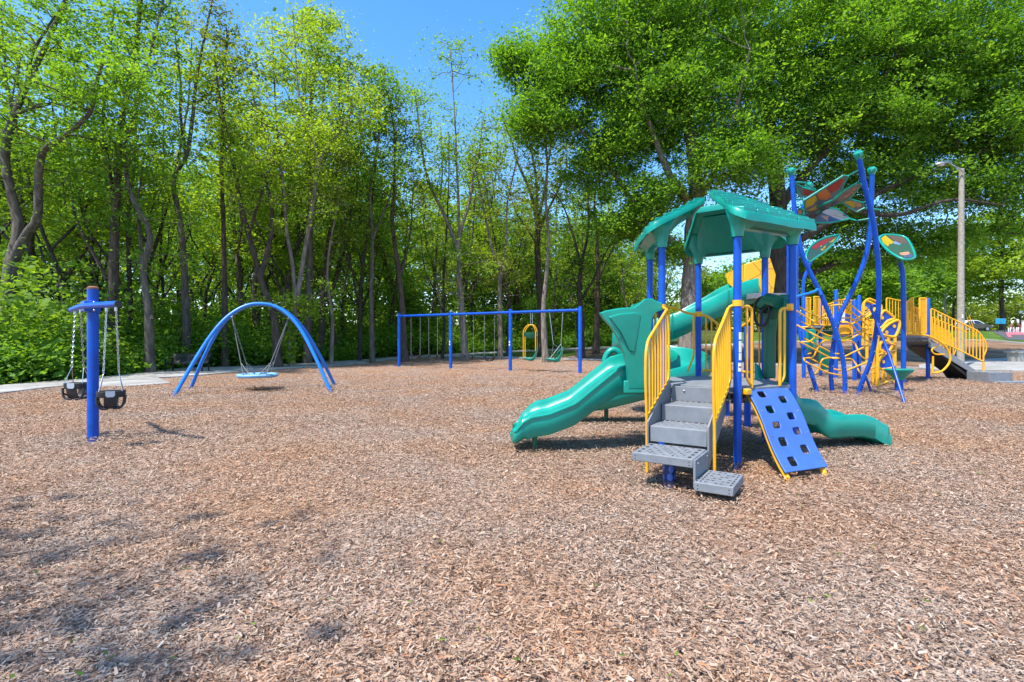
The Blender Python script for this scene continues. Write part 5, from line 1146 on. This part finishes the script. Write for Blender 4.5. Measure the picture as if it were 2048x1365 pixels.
# ---- tall climber of curved blue poles with yellow rungs and stained wing panels
def tall_climber():
    U = A3(0, 0, 1); b = G(1672, 789); t = thing('tall_climber', b, 'tall climber of curved blue poles with yellow rungs and coloured wing panels', 'climbing frame')
    def pole(pts, Y0, Y1, r=.062):
        n = len(pts); q = [P(x, y, Y0+(Y1-Y0)*((pts[0][1]-y)/(pts[0][1]-pts[-1][1]))**.8) for x, y in pts]; q[0][2] = -.1
        return smooth(q, 6)
    defs = [([(1713, 790), (1725, 763), (1740, 725), (1750, 680), (1756, 630), (1758, 560), (1755, 510), (1746, 440), (1731, 380), (1717, 312)], 14.1, 12.5),
            ([(1688, 790), (1690, 765), (1686, 720), (1678, 685), (1667, 650), (1655, 620), (1640, 585), (1620, 545), (1605, 510), (1596, 470), (1590, 430), (1583, 346)], 14.1, 13.8),
            ([(1665, 787), (1662, 750), (1664, 715), (1671, 665), (1680, 630), (1695, 600), (1712, 565), (1728, 525), (1738, 480), (1742, 420), (1744, 344)], 14.6, 13.7),
            ([(1637, 786), (1625, 755), (1613, 715), (1603, 680), (1597, 640), (1593, 590), (1592, 550), (1594, 500), (1600, 450), (1609, 410), (1618, 374)], 14.6, 14.9)]
    for pts, Y0, Y1 in defs:
        p = pole(pts, Y0, Y1); mb = MB(); mb.tube(p, .06, 14)
        for f in np.linspace(.03, .42, 7): q = p[int(f*(len(p)-1))]; mb.sphere(q+A3(.0, -.062, 0), .014, 6, 4, mi=1)
        po = mb.build('pole', [M['blue'], M['steel']], t)
        mb = MB(); d = p[-1]-p[-2]; d /= np.linalg.norm(d); a_, b_, _ = frame(d); e = p[-1]
        rg = lambda rad, h, k=0: [e+d*h+(a_*math.cos(q+k)+b_*math.sin(q+k))*rad for q in np.linspace(0, 6.2832, 7)[:-1]]
        mb.loft([rg(.066, -.08), rg(.105, .0, .26), rg(.115, .07), rg(.06, .13, .3)]); mb.build('pole_cap', M['teal'], po, sharp=10)
    mb = MB(); q = [P(1812, 808, 12.1), P(1780, 715, 12.9), P(1748, 632, 13.4), P(1742, 618, 13.5), P(1746, 611, 13.5), P(1755, 614, 13.5)]; q[0][2] = -.1
    mb.tube(smooth(q, 5), .034, 10); mb.build('slanted_bar', M['navy'], t)
    mb = MB(); q = [P(1580, 598, 13.9), P(1600, 592, 13.9), P(1628, 584, 13.9), P(1636, 579, 13.9), P(1642, 590, 13.9)]; mb.tube(smooth(q, 4), .038, 8); mb.build('top_bar', M['sky'], t)
    mb = MB(); q = [P(1730, 748, 14.3), P(1736, 766, 14.3), P(1741, 781, 14.4)]; mb.tube(q, .035, 8); mb.build('brace', M['navy'], t)
    rungs = [[(1593, 622), (1620, 639), (1646, 652), (1660, 651)], [(1604, 655), (1618, 654), (1634, 642), (1655, 625)], [(1593, 650), (1636, 674), (1655, 682), (1672, 682)],
             [(1603, 684), (1620, 684), (1632, 672), (1648, 654)], [(1597, 683), (1640, 705), (1662, 717), (1682, 717)], [(1607, 717), (1626, 716), (1640, 688), (1648, 682), (1660, 682)],
             [(1617, 716), (1607, 718), (1611, 724), (1655, 746), (1685, 752)], [(1630, 748), (1638, 740), (1644, 718), (1660, 716), (1680, 716)], [(1660, 612), (1682, 609), (1692, 615), (1736, 652)],
             [(1675, 646), (1695, 645), (1705, 651), (1733, 683), (1745, 685)], [(1682, 682), (1700, 681), (1710, 687), (1720, 711), (1730, 719), (1742, 718)], [(1688, 718), (1703, 718), (1712, 728), (1718, 745), (1727, 752)],
             [(1680, 686), (1697, 680), (1743, 655)], [(1686, 715), (1690, 713), (1738, 690)], [(1688, 744), (1692, 742), (1733, 725)], [(1700, 651), (1725, 636), (1742, 622)]]
    for i, rg in enumerate(rungs[:9:2]+rungs[9::3]): mb = MB(); mb.tube(fillet([P(x+5, y-9, 15.1+.1*math.sin(k*2.2+i)) for k, (x, y) in enumerate(rg)], .12), .021, 8); mb.build('rung', M['yellow'], t)
    for i, rg in enumerate(rungs):
        mb = MB(); mb.tube(fillet([P(x, y, 14.25+.12*math.sin(k*2.2+i)) for k, (x, y) in enumerate(rg)], .12), .021, 8); mb.build('rung', M['yellow'], t)
    mb = MB(); 
    # wing panels: tilted sheets edged in teal, coloured panes set in them
    def wing(outline, Yf, cells, links=()):
        Q = lambda x, y: P(x, y, Yf(x, y))
        o = [Q(*q) for q in outline]; mb = MB(); mb.tube(o, .028, 8, closed=True); w_ = mb.build('wing', M['teal'], t)
        c = np.mean(o, 0); nn = np.cross(o[1]-o[0], o[2]-o[0]); nn /= np.linalg.norm(nn)
        mb = MB(); n = len(o); mb.prism([q-nn*.006 for q in o], nn*.012); mb.build('sheet', M['pane_grey'], w_)
        for col, poly in cells:
            p = [Q(*q) for q in poly]; mb = MB(); mb.prism([q-nn*.012 for q in p], nn*.024); mb.build('pane', M['pane_'+col], w_)
        for a, b in links: mb = MB(); mb.tube([P(*a), P(*b)], .022, 6); mb.build('wing_arm', M['teal'], w_)
    plane = lambda x0, y0, Y0, kx, ky: (lambda x, y: Y0+(x-x0)*kx+(y-y0)*ky)
    wing([(1608, 401), (1686, 352), (1696, 352), (1683, 378), (1662, 402), (1650, 416), (1616, 436), (1611, 430)], plane(1640, 400, 13.9, .004, .012),
         [('yellow', [(1611, 402), (1630, 391), (1634, 400), (1624, 411), (1611, 416)]), ('orange', [(1633, 388), (1651, 378), (1663, 392), (1652, 400), (1637, 398)]), ('red', [(1653, 376), (1682, 358), (1688, 360), (1676, 378), (1662, 387)]), ('yellow', [(1612, 423), (1632, 411), (1648, 410), (1630, 419)])],
         [((1587, 364, 13.8), (1610, 366, 13.9)), ((1610, 366, 13.9), (1632, 381, 13.9)), ((1589, 399, 13.8), (1608, 399, 13.9)), ((1696, 352, 14), (1720, 340, 12.7))])
    wing([(1592, 436), (1616, 436), (1660, 414), (1700, 396), (1722, 370), (1716, 366), (1690, 381), (1668, 400), (1640, 412)], plane(1660, 405, 13.6, -.006, .03),
         [('orange', [(1686, 388), (1721, 371), (1716, 379), (1690, 396)]), ('grey', [(1664, 400), (1684, 389), (1690, 395), (1668, 406)]), ('green', [(1618, 431), (1655, 411), (1658, 414), (1620, 434)])],
         [((1596, 414, 13.8), (1606, 409, 13.8)), ((1592, 436, 13.7), (1600, 437, 13.7))])
    wing([(1606, 428), (1618, 441), (1628, 446), (1660, 446), (1700, 438), (1672, 418), (1650, 417)], plane(1650, 430, 14.2, .003, -.01),
         [('peach', [(1640, 432), (1656, 433), (1655, 444)]), ('violet', [(1658, 434), (1684, 441), (1658, 445)]), ('grey', [(1668, 426), (1694, 434), (1690, 437), (1668, 432)]), ('brown', [(1612, 430), (1636, 430), (1624, 443)])],
         [((1700, 438, 14.3), (1714, 442, 14)), ((1714, 442, 14), (1738, 438, 13.8))])
    wing([(1684, 404), (1700, 399), (1725, 406), (1727, 416), (1714, 424), (1696, 414)], plane(1705, 410, 14.3, .004, .01),
         [('yellow', [(1688, 405), (1702, 401), (1712, 412), (1706, 416)]), ('peach', [(1704, 402), (1722, 407), (1722, 413), (1714, 413)])],
         [((1725, 406, 14.3), (1740, 402, 13.8)), ((1714, 424, 14.3), (1730, 416, 14.2)), ((1730, 416, 14.2), (1760, 420, 14.6))])
    wing([(1592, 368), (1606, 376), (1630, 382), (1616, 394), (1602, 394), (1596, 384)], plane(1610, 380, 14.6, .004, .01),
         [('red', [(1607, 377), (1628, 383), (1616, 392), (1608, 390)])])
    wing([(1593, 421), (1601, 417), (1606, 420), (1604, 432), (1597, 430)], plane(1600, 425, 14.0, .0, .01), [('peach', [(1595, 422), (1602, 420), (1603, 428), (1597, 428)])])
tall_climber()

# ---- leaf shaped shade panels on bent posts
def leaf_shade(base, Y, bend, outline, Yf, cells, label):
    b = P(*base, Y); b[2] = tz(Y); t = thing('leaf_shade', b, label, 'shade panel')
    mb = MB(); pts = [b-A3(0, 0, .2)]+[P(x, y, Y) for x, y in bend]; mb.tube(smooth(pts, 5), .075, 14); mb.build('post', M['blue'], t)
    Q = lambda x, y: P(x, y, Yf(x, y)); o = smooth([Q(*q) for q in outline], 3, closed=True); mb = MB(); mb.tube(o, .04, 8, closed=True); f = mb.build('leaf_frame', M['teal'], t)
    nn = np.cross(o[4]-o[0], o[12]-o[0]); nn /= np.linalg.norm(nn); c = np.mean(o, 0)
    mb = MB(); mb.prism([q-nn*.01 for q in o], nn*.02); mb.build('sheet', M['pane_green'], f)
    for col, poly in cells:
        mb = MB(); mb.prism([Q(*q)-nn*.02 for q in poly], nn*.04); mb.build('pane', M['pane_'+col], f)
    mb = MB(); mb.cyl(pts[-1], c, .09, 10); mb.build('bracket', M['dteal'], t)
def oval(cx, cy, rx, ry, n=14): return [(cx+rx*math.cos(q), cy+ry*math.sin(q)) for q in np.linspace(0, 6.2832, n+1)[:-1]]
leaf_shade((1807, 767), 17.9, [(1807, 700), (1807, 600), (1806, 555), (1803, 535), (1800, 524)], [(1758, 476), (1772, 470), (1805, 473), (1818, 484), (1829, 508), (1826, 517), (1806, 519), (1778, 503), (1764, 488)], lambda x, y: 17.6+(y-495)*-.035,
           [('yellow', [(1762, 478), (1770, 472), (1788, 486), (1775, 494), (1766, 487)]), ('brown', [(1774, 472), (1803, 475), (1815, 486), (1800, 489), (1790, 484)]), ('sky', oval(1795, 487, 8, 4)), ('peach', oval(1809, 508, 10, 4)), ('violet', [(1806, 513), (1821, 509), (1826, 513), (1822, 516), (1808, 517)])],
           'leaf shaped shade panel tilted to the viewer on a blue post right of the climber')
leaf_shade((1607, 747), 23.2, [(1607, 700), (1606, 600), (1607, 565), (1613, 545), (1624, 520), (1637, 500)], [(1612, 512), (1622, 492), (1640, 480), (1660, 473), (1678, 471), (1670, 484), (1652, 502), (1634, 514), (1618, 524)], lambda x, y: 23+(x-1640)*.02+(y-500)*-.02,
           [('red', [(1622, 496), (1640, 483), (1670, 474), (1650, 488), (1630, 500)]), ('yellow', [(1640, 500), (1655, 488), (1672, 475), (1662, 490), (1646, 504)])],
           'leaf shaped shade panel seen edge on behind the left pole of the climber')

# ---- large play structure at the back right
def large_structure():
    U = A3(0, 0, 1); c = A3(12.6, 19.0, 0); t = thing('deck_structure', c, 'large low structure behind the climber with yellow rails, decks and a grey ramp', 'playground structure')
    for x, ytop, ybase in ((1641, 594, 752), (1672, 580, 757), (1709, 600, 763), (1718, 591, 757), (1856, 597, 759.5), (1607.5, 588, 757)):
        b = G(x, ybase); Y = b[1]; top_ = CAMH+(HZ-ytop)/F*Y; mb = MB(); mb.lathe(A3(b[0], Y, 0), [(.07, -.2), (.07, top_-.03), (.05, top_), (.001, top_+.01)], 14); mb.build('post', M['blue'], t)
    def deck(x0, x1, y, Y, dep=1.1, th=.09):
        a, b = P(x0, y, Y), P(x1, y, Y); d = A3((x0+x1-2048)/2/F*dep, dep, 0)
        mb = MB(); mb.prism([a-U*th, b-U*th, b+d-U*th, a+d-U*th], U*th); o = mb.build('deck', M['grey'], t, bevel=.01)
        mb = MB(); mb.prism([a-U*(th+.12)+A3(0, .03, 0), b-U*(th+.12)+A3(0, .03, 0), b+A3(0, .06, -th-.12), a+A3(0, .06, -th-.12)], U*.115); mb.build('deck_edge', M['perf'], o)
    deck(1608, 1642, 652, 21.4); deck(1680, 1710, 662, 18.9); deck(1740, 1858, 671, 18.6, 1.3)
    def barrier(x0, x1, topf, yb, Y, n, dY=0., name='guard_rail', loop=True):
        Q = lambda x, y: P(x, y, Y+dY*(x-x0)/(x1-x0))
        pts = fillet([Q(x0, yb)]+[Q(x, topf(x)) for x in np.linspace(x0, x1, 9)]+[Q(x1, yb)], .08); mb = MB(); mb.tube(np.concatenate([pts, pts[:1]]), .028, 8); g = mb.build(name, M['yellow'], t)
        mb = MB()
        for x in np.linspace(x0, x1, n+2)[1:-1]: mb.cyl(Q(x, yb), Q(x, topf(x)), .016, 6)
        mb.build('balusters', M['yellow'], g)
    wav = lambda x0, x1, lo, hi, k=1: (lambda x: hi+(lo-hi)*(.5-.5*math.cos(math.pi*min(1, max(0, (x-x0)/(x1-x0))*k))))
    barrier(1773, 1803, wav(1773, 1803, 602, 597), 668, 19.6, 4); barrier(1812, 1826, wav(1812, 1826, 596, 604, 1), 664, 18.5, 4); barrier(1826, 1839, lambda x: 612+(x-1826)*.6, 666, 18.6, 3); barrier(1839, 1852, lambda x: 597, 667, 18.7, 4)
    barrier(1612, 1621, lambda x: 596, 650, 21.6, 2); barrier(1628, 1640, lambda x: 594, 650, 21.6, 3); barrier(1646, 1667, lambda x: 612-(x-1646)*.3, 651, 20.6, 5); barrier(1690, 1706, wav(1690, 1706, 602, 598), 662, 19.6, 3); barrier(1676, 1690, lambda x: 600, 640, 20.5, 3); barrier(1738, 1752, lambda x: 640, 668, 18.3, 5)
    # seat panels in the gap
    mb = MB(); q = [P(x, y, 18.6) for x, y in ((1677, 650), (1703, 650), (1704, 664), (1698, 669), (1680, 669))]; mb.prism(q, A3(0, .05, 0)); mb.build('yellow_panel', M['yellow'], t, bevel=.01)
    mb = MB(); q = [P(x, y, 19.2) for x, y in ((1690, 627), (1700, 630), (1702, 650), (1680, 650), (1684, 636))]; mb.prism(q, A3(0, .05, 0)); mb.build('blue_panel', M['navy'], t, bevel=.01)
    mb = MB(); q = [P(x, y, 19.0) for x, y in oval(1687, 634, 3.4, 11)]; mb.prism(q, A3(0, .04, 0)); mb.build('white_panel', M['white'], t)
    mb = MB(); q = [P(x, y, 18.5) for x, y in ((1674, 648), (1684, 643), (1697, 645), (1704, 656), (1705, 672))]; mb.tube(fillet(q, .1), .03, 8); mb.build('hand_loop', M['yellow'], t)
    # green slide pieces below the left deck
    mb = MB(); q = [P(x, y, 20.8) for x, y in ((1608, 660), (1632, 658), (1634, 690), (1620, 706), (1610, 690))]; mb.prism(q, A3(0, .12, 0)); mb.build('slide_side', M['teal'], t, bevel=.03)
    mb = MB(); q = [P(x, y, 20.6) for x, y in ((1640, 694), (1660, 700), (1664, 712), (1664, 740), (1646, 740), (1640, 722))]; mb.prism(q, A3(0, .12, 0)); mb.build('slide_side', M['dteal'], t, bevel=.03)
    # ramp at the right with railings
    a, b = P(1858, 676, 19.3), P(1966, 751, 18.75); a2, b2 = P(1858, 671, 20.6), P(1966, 741, 20.0)
    mb = MB(); mb.prism([a, b, b+A3(0, .02, -.17), a-U*.34], A3(0, .05, 0)); mb.prism([a+A3(0, 1.25, 0), b+A3(0, 1.25, 0), b+A3(0, 1.25, -.17), a+A3(0, 1.25, -.34)], A3(0, .05, 0))
    mb.prism([a+A3(0, .05, -.12), b+A3(0, .05, -.06), b+A3(0, 1.25, -.06), a+A3(0, 1.25, -.12)], U*.04); rp = mb.build('ramp', M['grey'], t, bevel=.008)
    mb = MB(); mb.prism([a+A3(.1, .08, -.35), b+A3(-.15, .08, -.20), b+A3(-.15, .1, -.36), a+A3(.9, .1, -.62)], A3(0, 1.1, 0)); mb.build('ramp_underside', M['black'], rp)
    for dy, nm in ((0., 'ramp_railing'), (1.28, 'ramp_railing')):
        Yf = lambda x: 19.25+(x-1860)*-.0045
        Q = lambda x, y: P(x, y, Yf(x))+A3(0, dy, 0)
        tp = curve([(1862, 617), (1900, 636), (1930, 650), (1955, 662), (1967, 676)]); bt = curve([(1862, 676), (1900, 692), (1967, 724)]); md = curve([(1862, 634), (1900, 650), (1930, 664)])
        mb = MB(); mb.tube(fillet([Q(1862, 676)]+[Q(x, tp(x)) for x in (1862, 1900, 1930, 1955, 1965)]+[Q(1967, 690), Q(1967, 724)]+[Q(x, bt(x)) for x in (1940, 1900, 1864)], .08), .026, 8)
        e0 = Q(1967, 690); mb.tube(fillet([Q(1967, 676), Q(1973, 690), Q(1973, 700), Q(1968, 712)], .1), .022, 8)
        foot = Q(1967, 724); foot2 = foot.copy(); foot2[2] = -.1; mb.tube([foot, foot2], .035, 8)
        mb.tube([Q(x, md(x)) for x in (1862, 1900, 1930)], .02, 6); rl = mb.build(nm, M['yellow'], t)
        mb = MB()
        for x in np.linspace(1869, 1960, 14): mb.cyl(Q(x, bt(x)), Q(x, tp(x)), .02, 6)
        for x in np.linspace(1865, 1925, 10): mb.cyl(Q(x, bt(x)), Q(x, md(x)), .018, 6)
        mb.build('balusters', M['yellow'], rl)
    mb = MB(); q = [P(1934, 739, 19.2), P(1934, 752, 19.2)]; q[1][2] = -.1; mb.tube(q, .04, 8); mb.build('ramp_leg', M['rust'], rp)
    # yellow hoop climber
    mb = MB(); mb.tube(smooth([P(x, y, 18.3) for x, y in ((1815, 669), (1838, 670), (1858, 673), (1880, 684), (1893, 696), (1900, 713), (1898, 727), (1886, 741), (1872, 746), (1862, 746))], 5), .035, 8); mb.build('hoop', M['yellow'], t)
    mb = MB(); mb.tube(smooth([P(x, y, 18.4) for x, y in ((1890, 709), (1872, 709), (1864, 703), (1866, 697), (1876, 693))], 4), .026, 8); mb.tube(fillet([P(1866, 713, 18.4), P(1866, 742, 18.4)], .02), .03, 8); mb.tube([P(1866, 720, 18.4), P(1864, 746, 18.4)], .03, 8); mb.build('hoop_rung', M['yellow'], t)
    # transfer steps
    s0 = P(1972, 748, 18.0); s0[2] = .05
    mb = MB(); mb.box(A3(17.05, 18.3, .20), (.80, .9, .36)); st = mb.build('transfer_step', M['grey'], t, bevel=.01)
    mb = MB(); mb.box(A3(17.3, 17.75, .045), (1.15, .55, .07)); mb.build('ground_step', M['grey'], t, bevel=.01)
    # leafy climbing stack: yellow uprights with blue panels
    for x, yt, yb, Y in ((1734, 640, 768, 17.3), (1747, 640, 766, 17.4), (1755, 672, 778, 16.3), (1777, 640, 757, 17.8), (1790, 645, 757, 17.6), (1767, 735, 772, 17.1)):
        q = [P(x, yt, Y), P(x, yb, Y)]; q[1][2] = -.1; mb = MB(); mb.tube(q, .05, 10); mb.build('climber_upright', M['yellow'], t)
    def petal(pts, Y, pane, blobs):
        o = smooth([P(x, y, Y) for x, y in pts], 4, closed=True); mb = MB(); mb.tube(o, .045, 8, closed=True); f = mb.build('climber_panel', M['yellow'], t)
        mb = MB(); mb.prism([q for q in o], A3(0, .03, 0)); pn = mb.build('panel_sheet', pane, f)
        mb = MB()
        for x, y in blobs: mb.prism([P(a, b_, Y-.03) for a, b_ in oval(x, y, 3, 3.6, 7)], A3(0, .02, 0))
        if blobs: mb.build('grip', M['yellow'], f)
    petal([(1762, 666), (1776, 650), (1795, 641), (1799, 650), (1795, 665), (1788, 674), (1770, 671)], 16.6, M['navy'], [(1774, 665), (1789, 653)])
    petal([(1756, 655), (1760, 634), (1768, 622), (1778, 627), (1788, 637), (1775, 643), (1764, 655)], 17.2, M['navy'], [(1765, 636)])
    petal([(1727, 632), (1726, 612), (1732, 603), (1744, 607), (1752, 614), (1742, 628), (1734, 634)], 17.8, M['ramp'], [(1732, 617)])
    petal([(1758, 722), (1774, 706), (1786, 712), (1786, 735), (1760, 738)], 16.8, M['blue'], [(1767, 724)])
    petal([(1760, 690), (1770, 682), (1784, 690), (1776, 704), (1762, 704)], 17.3, M['navy'], [(1766, 702)])
    for k, (x0, y0, x1, y1) in enumerate(((1757, 709, 1789, 701), (1748, 700, 1757, 709), (1757, 770, 1790, 758), (1745, 745, 1757, 748), (1730, 742, 1748, 735), (1764, 684, 1790, 690))):
        mb = MB(); mb.tube([P(x0, y0, 16.6), P(x1, y1, 17.2)], .032, 8); mb.build('climber_rung', M['yellow'], t)
    mb = MB(); mb.tube(fillet([P(x, y, 17.5) for x, y in ((1726, 690), (1728, 604), (1738, 597), (1752, 603), (1764, 612), (1762, 622))], .2), .035, 8); mb.build('hand_loop', M['yellow'], t)
large_structure()
# ---- mushroom table
def mushroom():
    b = G(1798, 784); t = thing('play_table', b, 'round green topped table on a blue post in front of the leaf shade', 'table')
    z = CAMH+(HZ-738)/F*b[1]
    mb = MB(); mb.lathe(b, [(.14, z-.32), (.17, z-.26), (.24, z-.17), (.34, z-.08), (.36, z-.02), (.34, z), (.001, z+.005)], 26); mb.build('table_top', M['teal'], t)
    mb = MB(); mb.cyl(b-A3(0, 0, .2), b+A3(0, 0, z-.25), .105, 18); mb.build('post', M['blue'], t)
mushroom()

# ================================================================== STREET SIDE
def lamp_post():
    Y = 28; b = P(1921, 700, Y); b[2] = tz(Y); t = thing('street_lamp', b, 'weathered wooden pole carrying a grey street lamp at the right', 'street lamp'); zt_ = CAMH+(HZ-338)/F*Y
    mb = MB(); mb.tube([b-A3(0, 0, .3), b+A3(.02, 0, 5), A3(b[0]+.06, Y, zt_)], [.175, .155, .12], 16); mb.build('pole', M['wood_pole'], t)
    p = A3(b[0]-.0, Y-.2, zt_-.3); q = P(1876, 330, Y-.3)
    mb = MB(); mb.tube(smooth([p, p+A3(-.2, 0, .2), q+A3(.6, 0, .1)], 5), .035, 8); mb.build('arm', M['steel'], t)
    mb = MB(); secs = []
    for f, ry, rz in ((0, .05, .04), (.1, .10, .07), (.35, .15, .11), (.65, .18, .125), (.9, .13, .09), (1, .04, .03)):
        cc = q+(A3(.85, 0, .17)+(A3(-1.05, 0, -.16))*f)*.75
        secs.append([cc+A3(0, ry*math.cos(k), rz*math.sin(k)*(1 if math.sin(k) > 0 else .5)) for k in np.linspace(0, 6.2832, 15)[:-1]])
    mb.loft(secs); hd = mb.build('lamp_head', M['steel'], t)
    mb = MB(); mb.sphere(q+A3(.16, 0, .0), .125, 12, 7, sc=(1.5, 1, .6)); mb.build('lens', M['glow'], hd)
    mb = MB(); mb.box(b+A3(-.03, -.17, 2.8-tz(Y)), (.05, .03, .2)); mb.build('tag', M['white'], t)
lamp_post()
def utility_pole():
    Y = 88; b = P(1890, 700, Y); b[2] = tz(Y); t = thing('utility_pole', b, 'slim distant utility pole with a crossarm left of the lamp pole', 'utility pole'); zt_ = CAMH+(HZ-506)/F*Y
    mb = MB(); mb.tube([b, A3(b[0], Y, zt_)], [.22, .15], 10); mb.build('pole', M['wood_pole'], t)
    a, c = P(1868, 523, Y-.2), P(1912, 522, Y-.2); mb = MB(); mb.tube([a, c], .1, 6); mb.build('crossarm', M['wood_pole'], t)
    mb = MB()
    for f in (.05, .35, .65, .95): p = a+(c-a)*f; mb.cyl(p, p+A3(0, 0, .3), .07, 6)
    mb.build('insulators', M['steel'], t)
    for i, (z0, off) in enumerate(((zt_-1.0, 0), (zt_-6.3, .3), (zt_-9.8, -.3))):
        for sx, lab in ((1, 'right'),):
            p = A3(b[0], Y-.3, z0); e = p+A3(60, -6, -.6-.3*i); pts = [p+(e-p)*f+A3(0, 0, -1.2*4*f*(1-f)) for f in np.linspace(0, 1, 13)]
            mb = MB(); mb.tube(pts, .028, 5); mb.build('wire', M['blackmetal'], t)
utility_pole()
def guy_guard(px0, py0, px1, py1, label):
    Y = 60; a, b = P(px0, py0, Y), P(px1, py1, Y); b[2] = tz(Y); t = thing('guy_guard', b, label, 'guy wire guard', 'yellow guards on the guy wires')
    mb = MB(); mb.tube([b, a], .05, 8); mb.build('sleeve', M['yellow'], t); mb = MB(); mb.tube([a, a+(a-b)*.6], .012, 5); mb.build('wire', M['steel'], t)
guy_guard(1934, 636, 1950, 664, 'yellow plastic guy wire sleeve standing left of its twin in front of the car')
guy_guard(1938, 631, 1953, 662, 'yellow plastic guy wire sleeve standing right of its twin in front of the car')
def car():
    Y = 71.5; x0 = P(1921, 660, Y)[0]; b = A3(x0+2.3, Y+.9, tz(Y+.9)+.12); t = thing('parked_car', b, 'silver and dark sedan parked on the street beyond the yellow ramp railing', 'car')
    W = lambda x, y, z: b+A3(x, y, z)
    body = [(-2.3, .35), (-2.32, .75), (-2.15, .92), (-1.3, .98), (1.0, .93), (2.0, .78), (2.3, .62), (2.32, .35), (1.95, .25), (-1.95, .25)]
    mb = MB(); mb.loft([[W(x*(.97 if k in (0, 3) else 1), y, z) for x, z in body] for k, y in enumerate((-.9, -.82, .82, .9))]); mb.build('body', M['cardark'], t, bevel=.05)
    cab = [(-1.75, .95), (-1.15, 1.36), (-.6, 1.46), (.25, 1.45), (.55, 1.36), (1.25, .93)]
    mb = MB(); mb.loft([[W(x, -.84, z) if z < 1 else W(x, -.66, z) for x, z in cab], [W(x, .84, z) if z < 1 else W(x, .66, z) for x, z in cab]]); cb = mb.build('cabin', M['carwhite'], t, bevel=.04)
    for poly in ([(-1.45, .98), (-1.05, 1.30), (-.35, 1.38), (-.35, .98)], [(-.27, .98), (-.27, 1.38), (.22, 1.37), (.45, 1.30), (.98, .97)]):
        mb = MB(); mb.prism([W(x, -.845+.42*(z-.95)-.012, z) for x, z in poly], A3(0, .01, 0)); mb.build('side_window', M['glass'], cb)
    for x in (-1.4, 1.42):
        for y in (-.86, .86):
            mb = MB(); mb.cyl(W(x, y-.1, .22), W(x, y+.1, .22), .33, 20); wl = mb.build('wheel', M['black'], t); mb = MB(); mb.cyl(W(x, y-.115, .22), W(x, y+.115, .22), .2, 14); mb.build('rim', M['steel'], wl)
    mb = MB(); mb.box(W(2.27, -.6, .66), (.12, .4, .12)); mb.build('headlight', M['white'], t, bevel=.02); mb = MB(); mb.box(W(2.27, .6, .66), (.12, .4, .12)); mb.build('headlight', M['white'], t, bevel=.02)
car()
def sign_board():
    Y = 68; b = P(2002, 660, Y); b[2] = tz(Y)+.12; t = thing('sign_board', b, 'bright blue twin panel board on dark legs beside the parking lot', 'sign board')
    for x0, x1 in ((1992, 2001.5), (2002.5, 2012)):
        q = [P(x0, 637.5, Y), P(x1, 637.5, Y), P(x1, 648.5, Y), P(x0, 648.5, Y)]; mb = MB(); mb.prism(q, A3(0, .12, 0)); mb.build('panel', M['cyan'], t, bevel=.02)
    for x in (1995, 2009): q = P(x, 649, Y+.06); mb = MB(); mb.tube([q, A3(q[0], q[1], b[2]-.3)], .06, 8); mb.build('leg', M['blackmetal'], t)
sign_board()
def figure(px, Y, label, flip, tall):
    b = P(px, 662, Y); b[2] = tz(Y)+.12; t = thing('painted_figure', b, label, 'sculpture', 'painted figures beside the parking lot')
    W = lambda x, y, z: b+A3(x*flip, y, z)
    mb = MB(); mb.loft([[W(x+rx*math.cos(q), ry*math.sin(q), z+.12*math.cos(q)) for q in np.linspace(0, 6.2832, 11)[:-1]] for x, z, rx, ry in ((-.05, .55, .25, .16), (0, .75, .30, .2), (.02, .95, .27, .18), (.08, 1.12, .16, .12))]); mb.build('body', M['brownpaint'], t, sub=1)
    mb = MB(); mb.loft([[W(x+rx*math.cos(q), .9*rx*math.sin(q), z) for q in np.linspace(0, 6.2832, 11)[:-1]] for x, z, rx in ((.08, 1.08, .12), (.14, 1.25, .13), (.16, 1.42*tall, .17), (.24, 1.5*tall, .14), (.30, 1.52*tall, .07))]); mb.build('head', M['white'], t, sub=1)
    for x, y in ((-.22, -.12), (.22, -.12), (-.22, .12), (.22, .12)):
        mb = MB(); mb.tube([W(x*.7, y, .62), W(x*1.15, y, .3), W(x, y, 0)], [.08, .06, .055], 8); mb.build('leg', M['white'], t)
figure(2022.5, 67, 'brown and white painted animal figure nearest the blue board', 1, 1.)
figure(2038, 67, 'brown and white painted animal figure with the taller white head at the right edge', -1, 1.12)
def globe_lamp():
    Y = 74; b = P(2041, 655, Y); b[2] = tz(Y)+.1; t = thing('globe_lamp', b, 'small white globe lamp behind the painted figures', 'lamp'); z = CAMH+(HZ-625)/F*Y
    mb = MB(); mb.cyl(b, A3(b[0], Y, z-.2), .06, 8); mb.build('post', M['blackmetal'], t); mb = MB(); mb.sphere(A3(b[0], Y, z), .24, 12, 8); mb.build('globe', M['white'], t)
globe_lamp()
def white_post():
    Y = 66; b = P(2047, 662, Y); b[2] = tz(Y)+.1; t = thing('marker_post', b, 'white square post at the right edge beside the painted figures', 'post')
    mb = MB(); mb.box(b+A3(0, 0, .75), (.26, .26, 1.5)); mb.build('shaft', M['white'], t, bevel=.02); mb = MB(); mb.box(b+A3(0, 0, 1.53), (.32, .32, .06)); mb.build('cap', M['white'], t, bevel=.01)
white_post()
def stone_pier():
    b = G(2062, 727); t = thing('stone_pier', b, 'squat pale stone pier with a flat cap on the concrete plaza', 'pier'); z = CAMH+(HZ-703)/F*b[1]
    mb = MB(); mb.box(b+A3(0, .4, z/2-.08), (1.55, .8, z-.16)); mb.build('base', M['stone'], t, bevel=.015); mb = MB(); mb.box(b+A3(0, .4, z-.11), (1.75, 1.0, .09)); mb.build('cap', M['stone'], t, bevel=.012); mb = MB(); mb.box(b+A3(.05, .4, z-.03), (1.45, .7, .07)); mb.build('top_slab', M['concrete'], t, bevel=.012)
stone_pier()
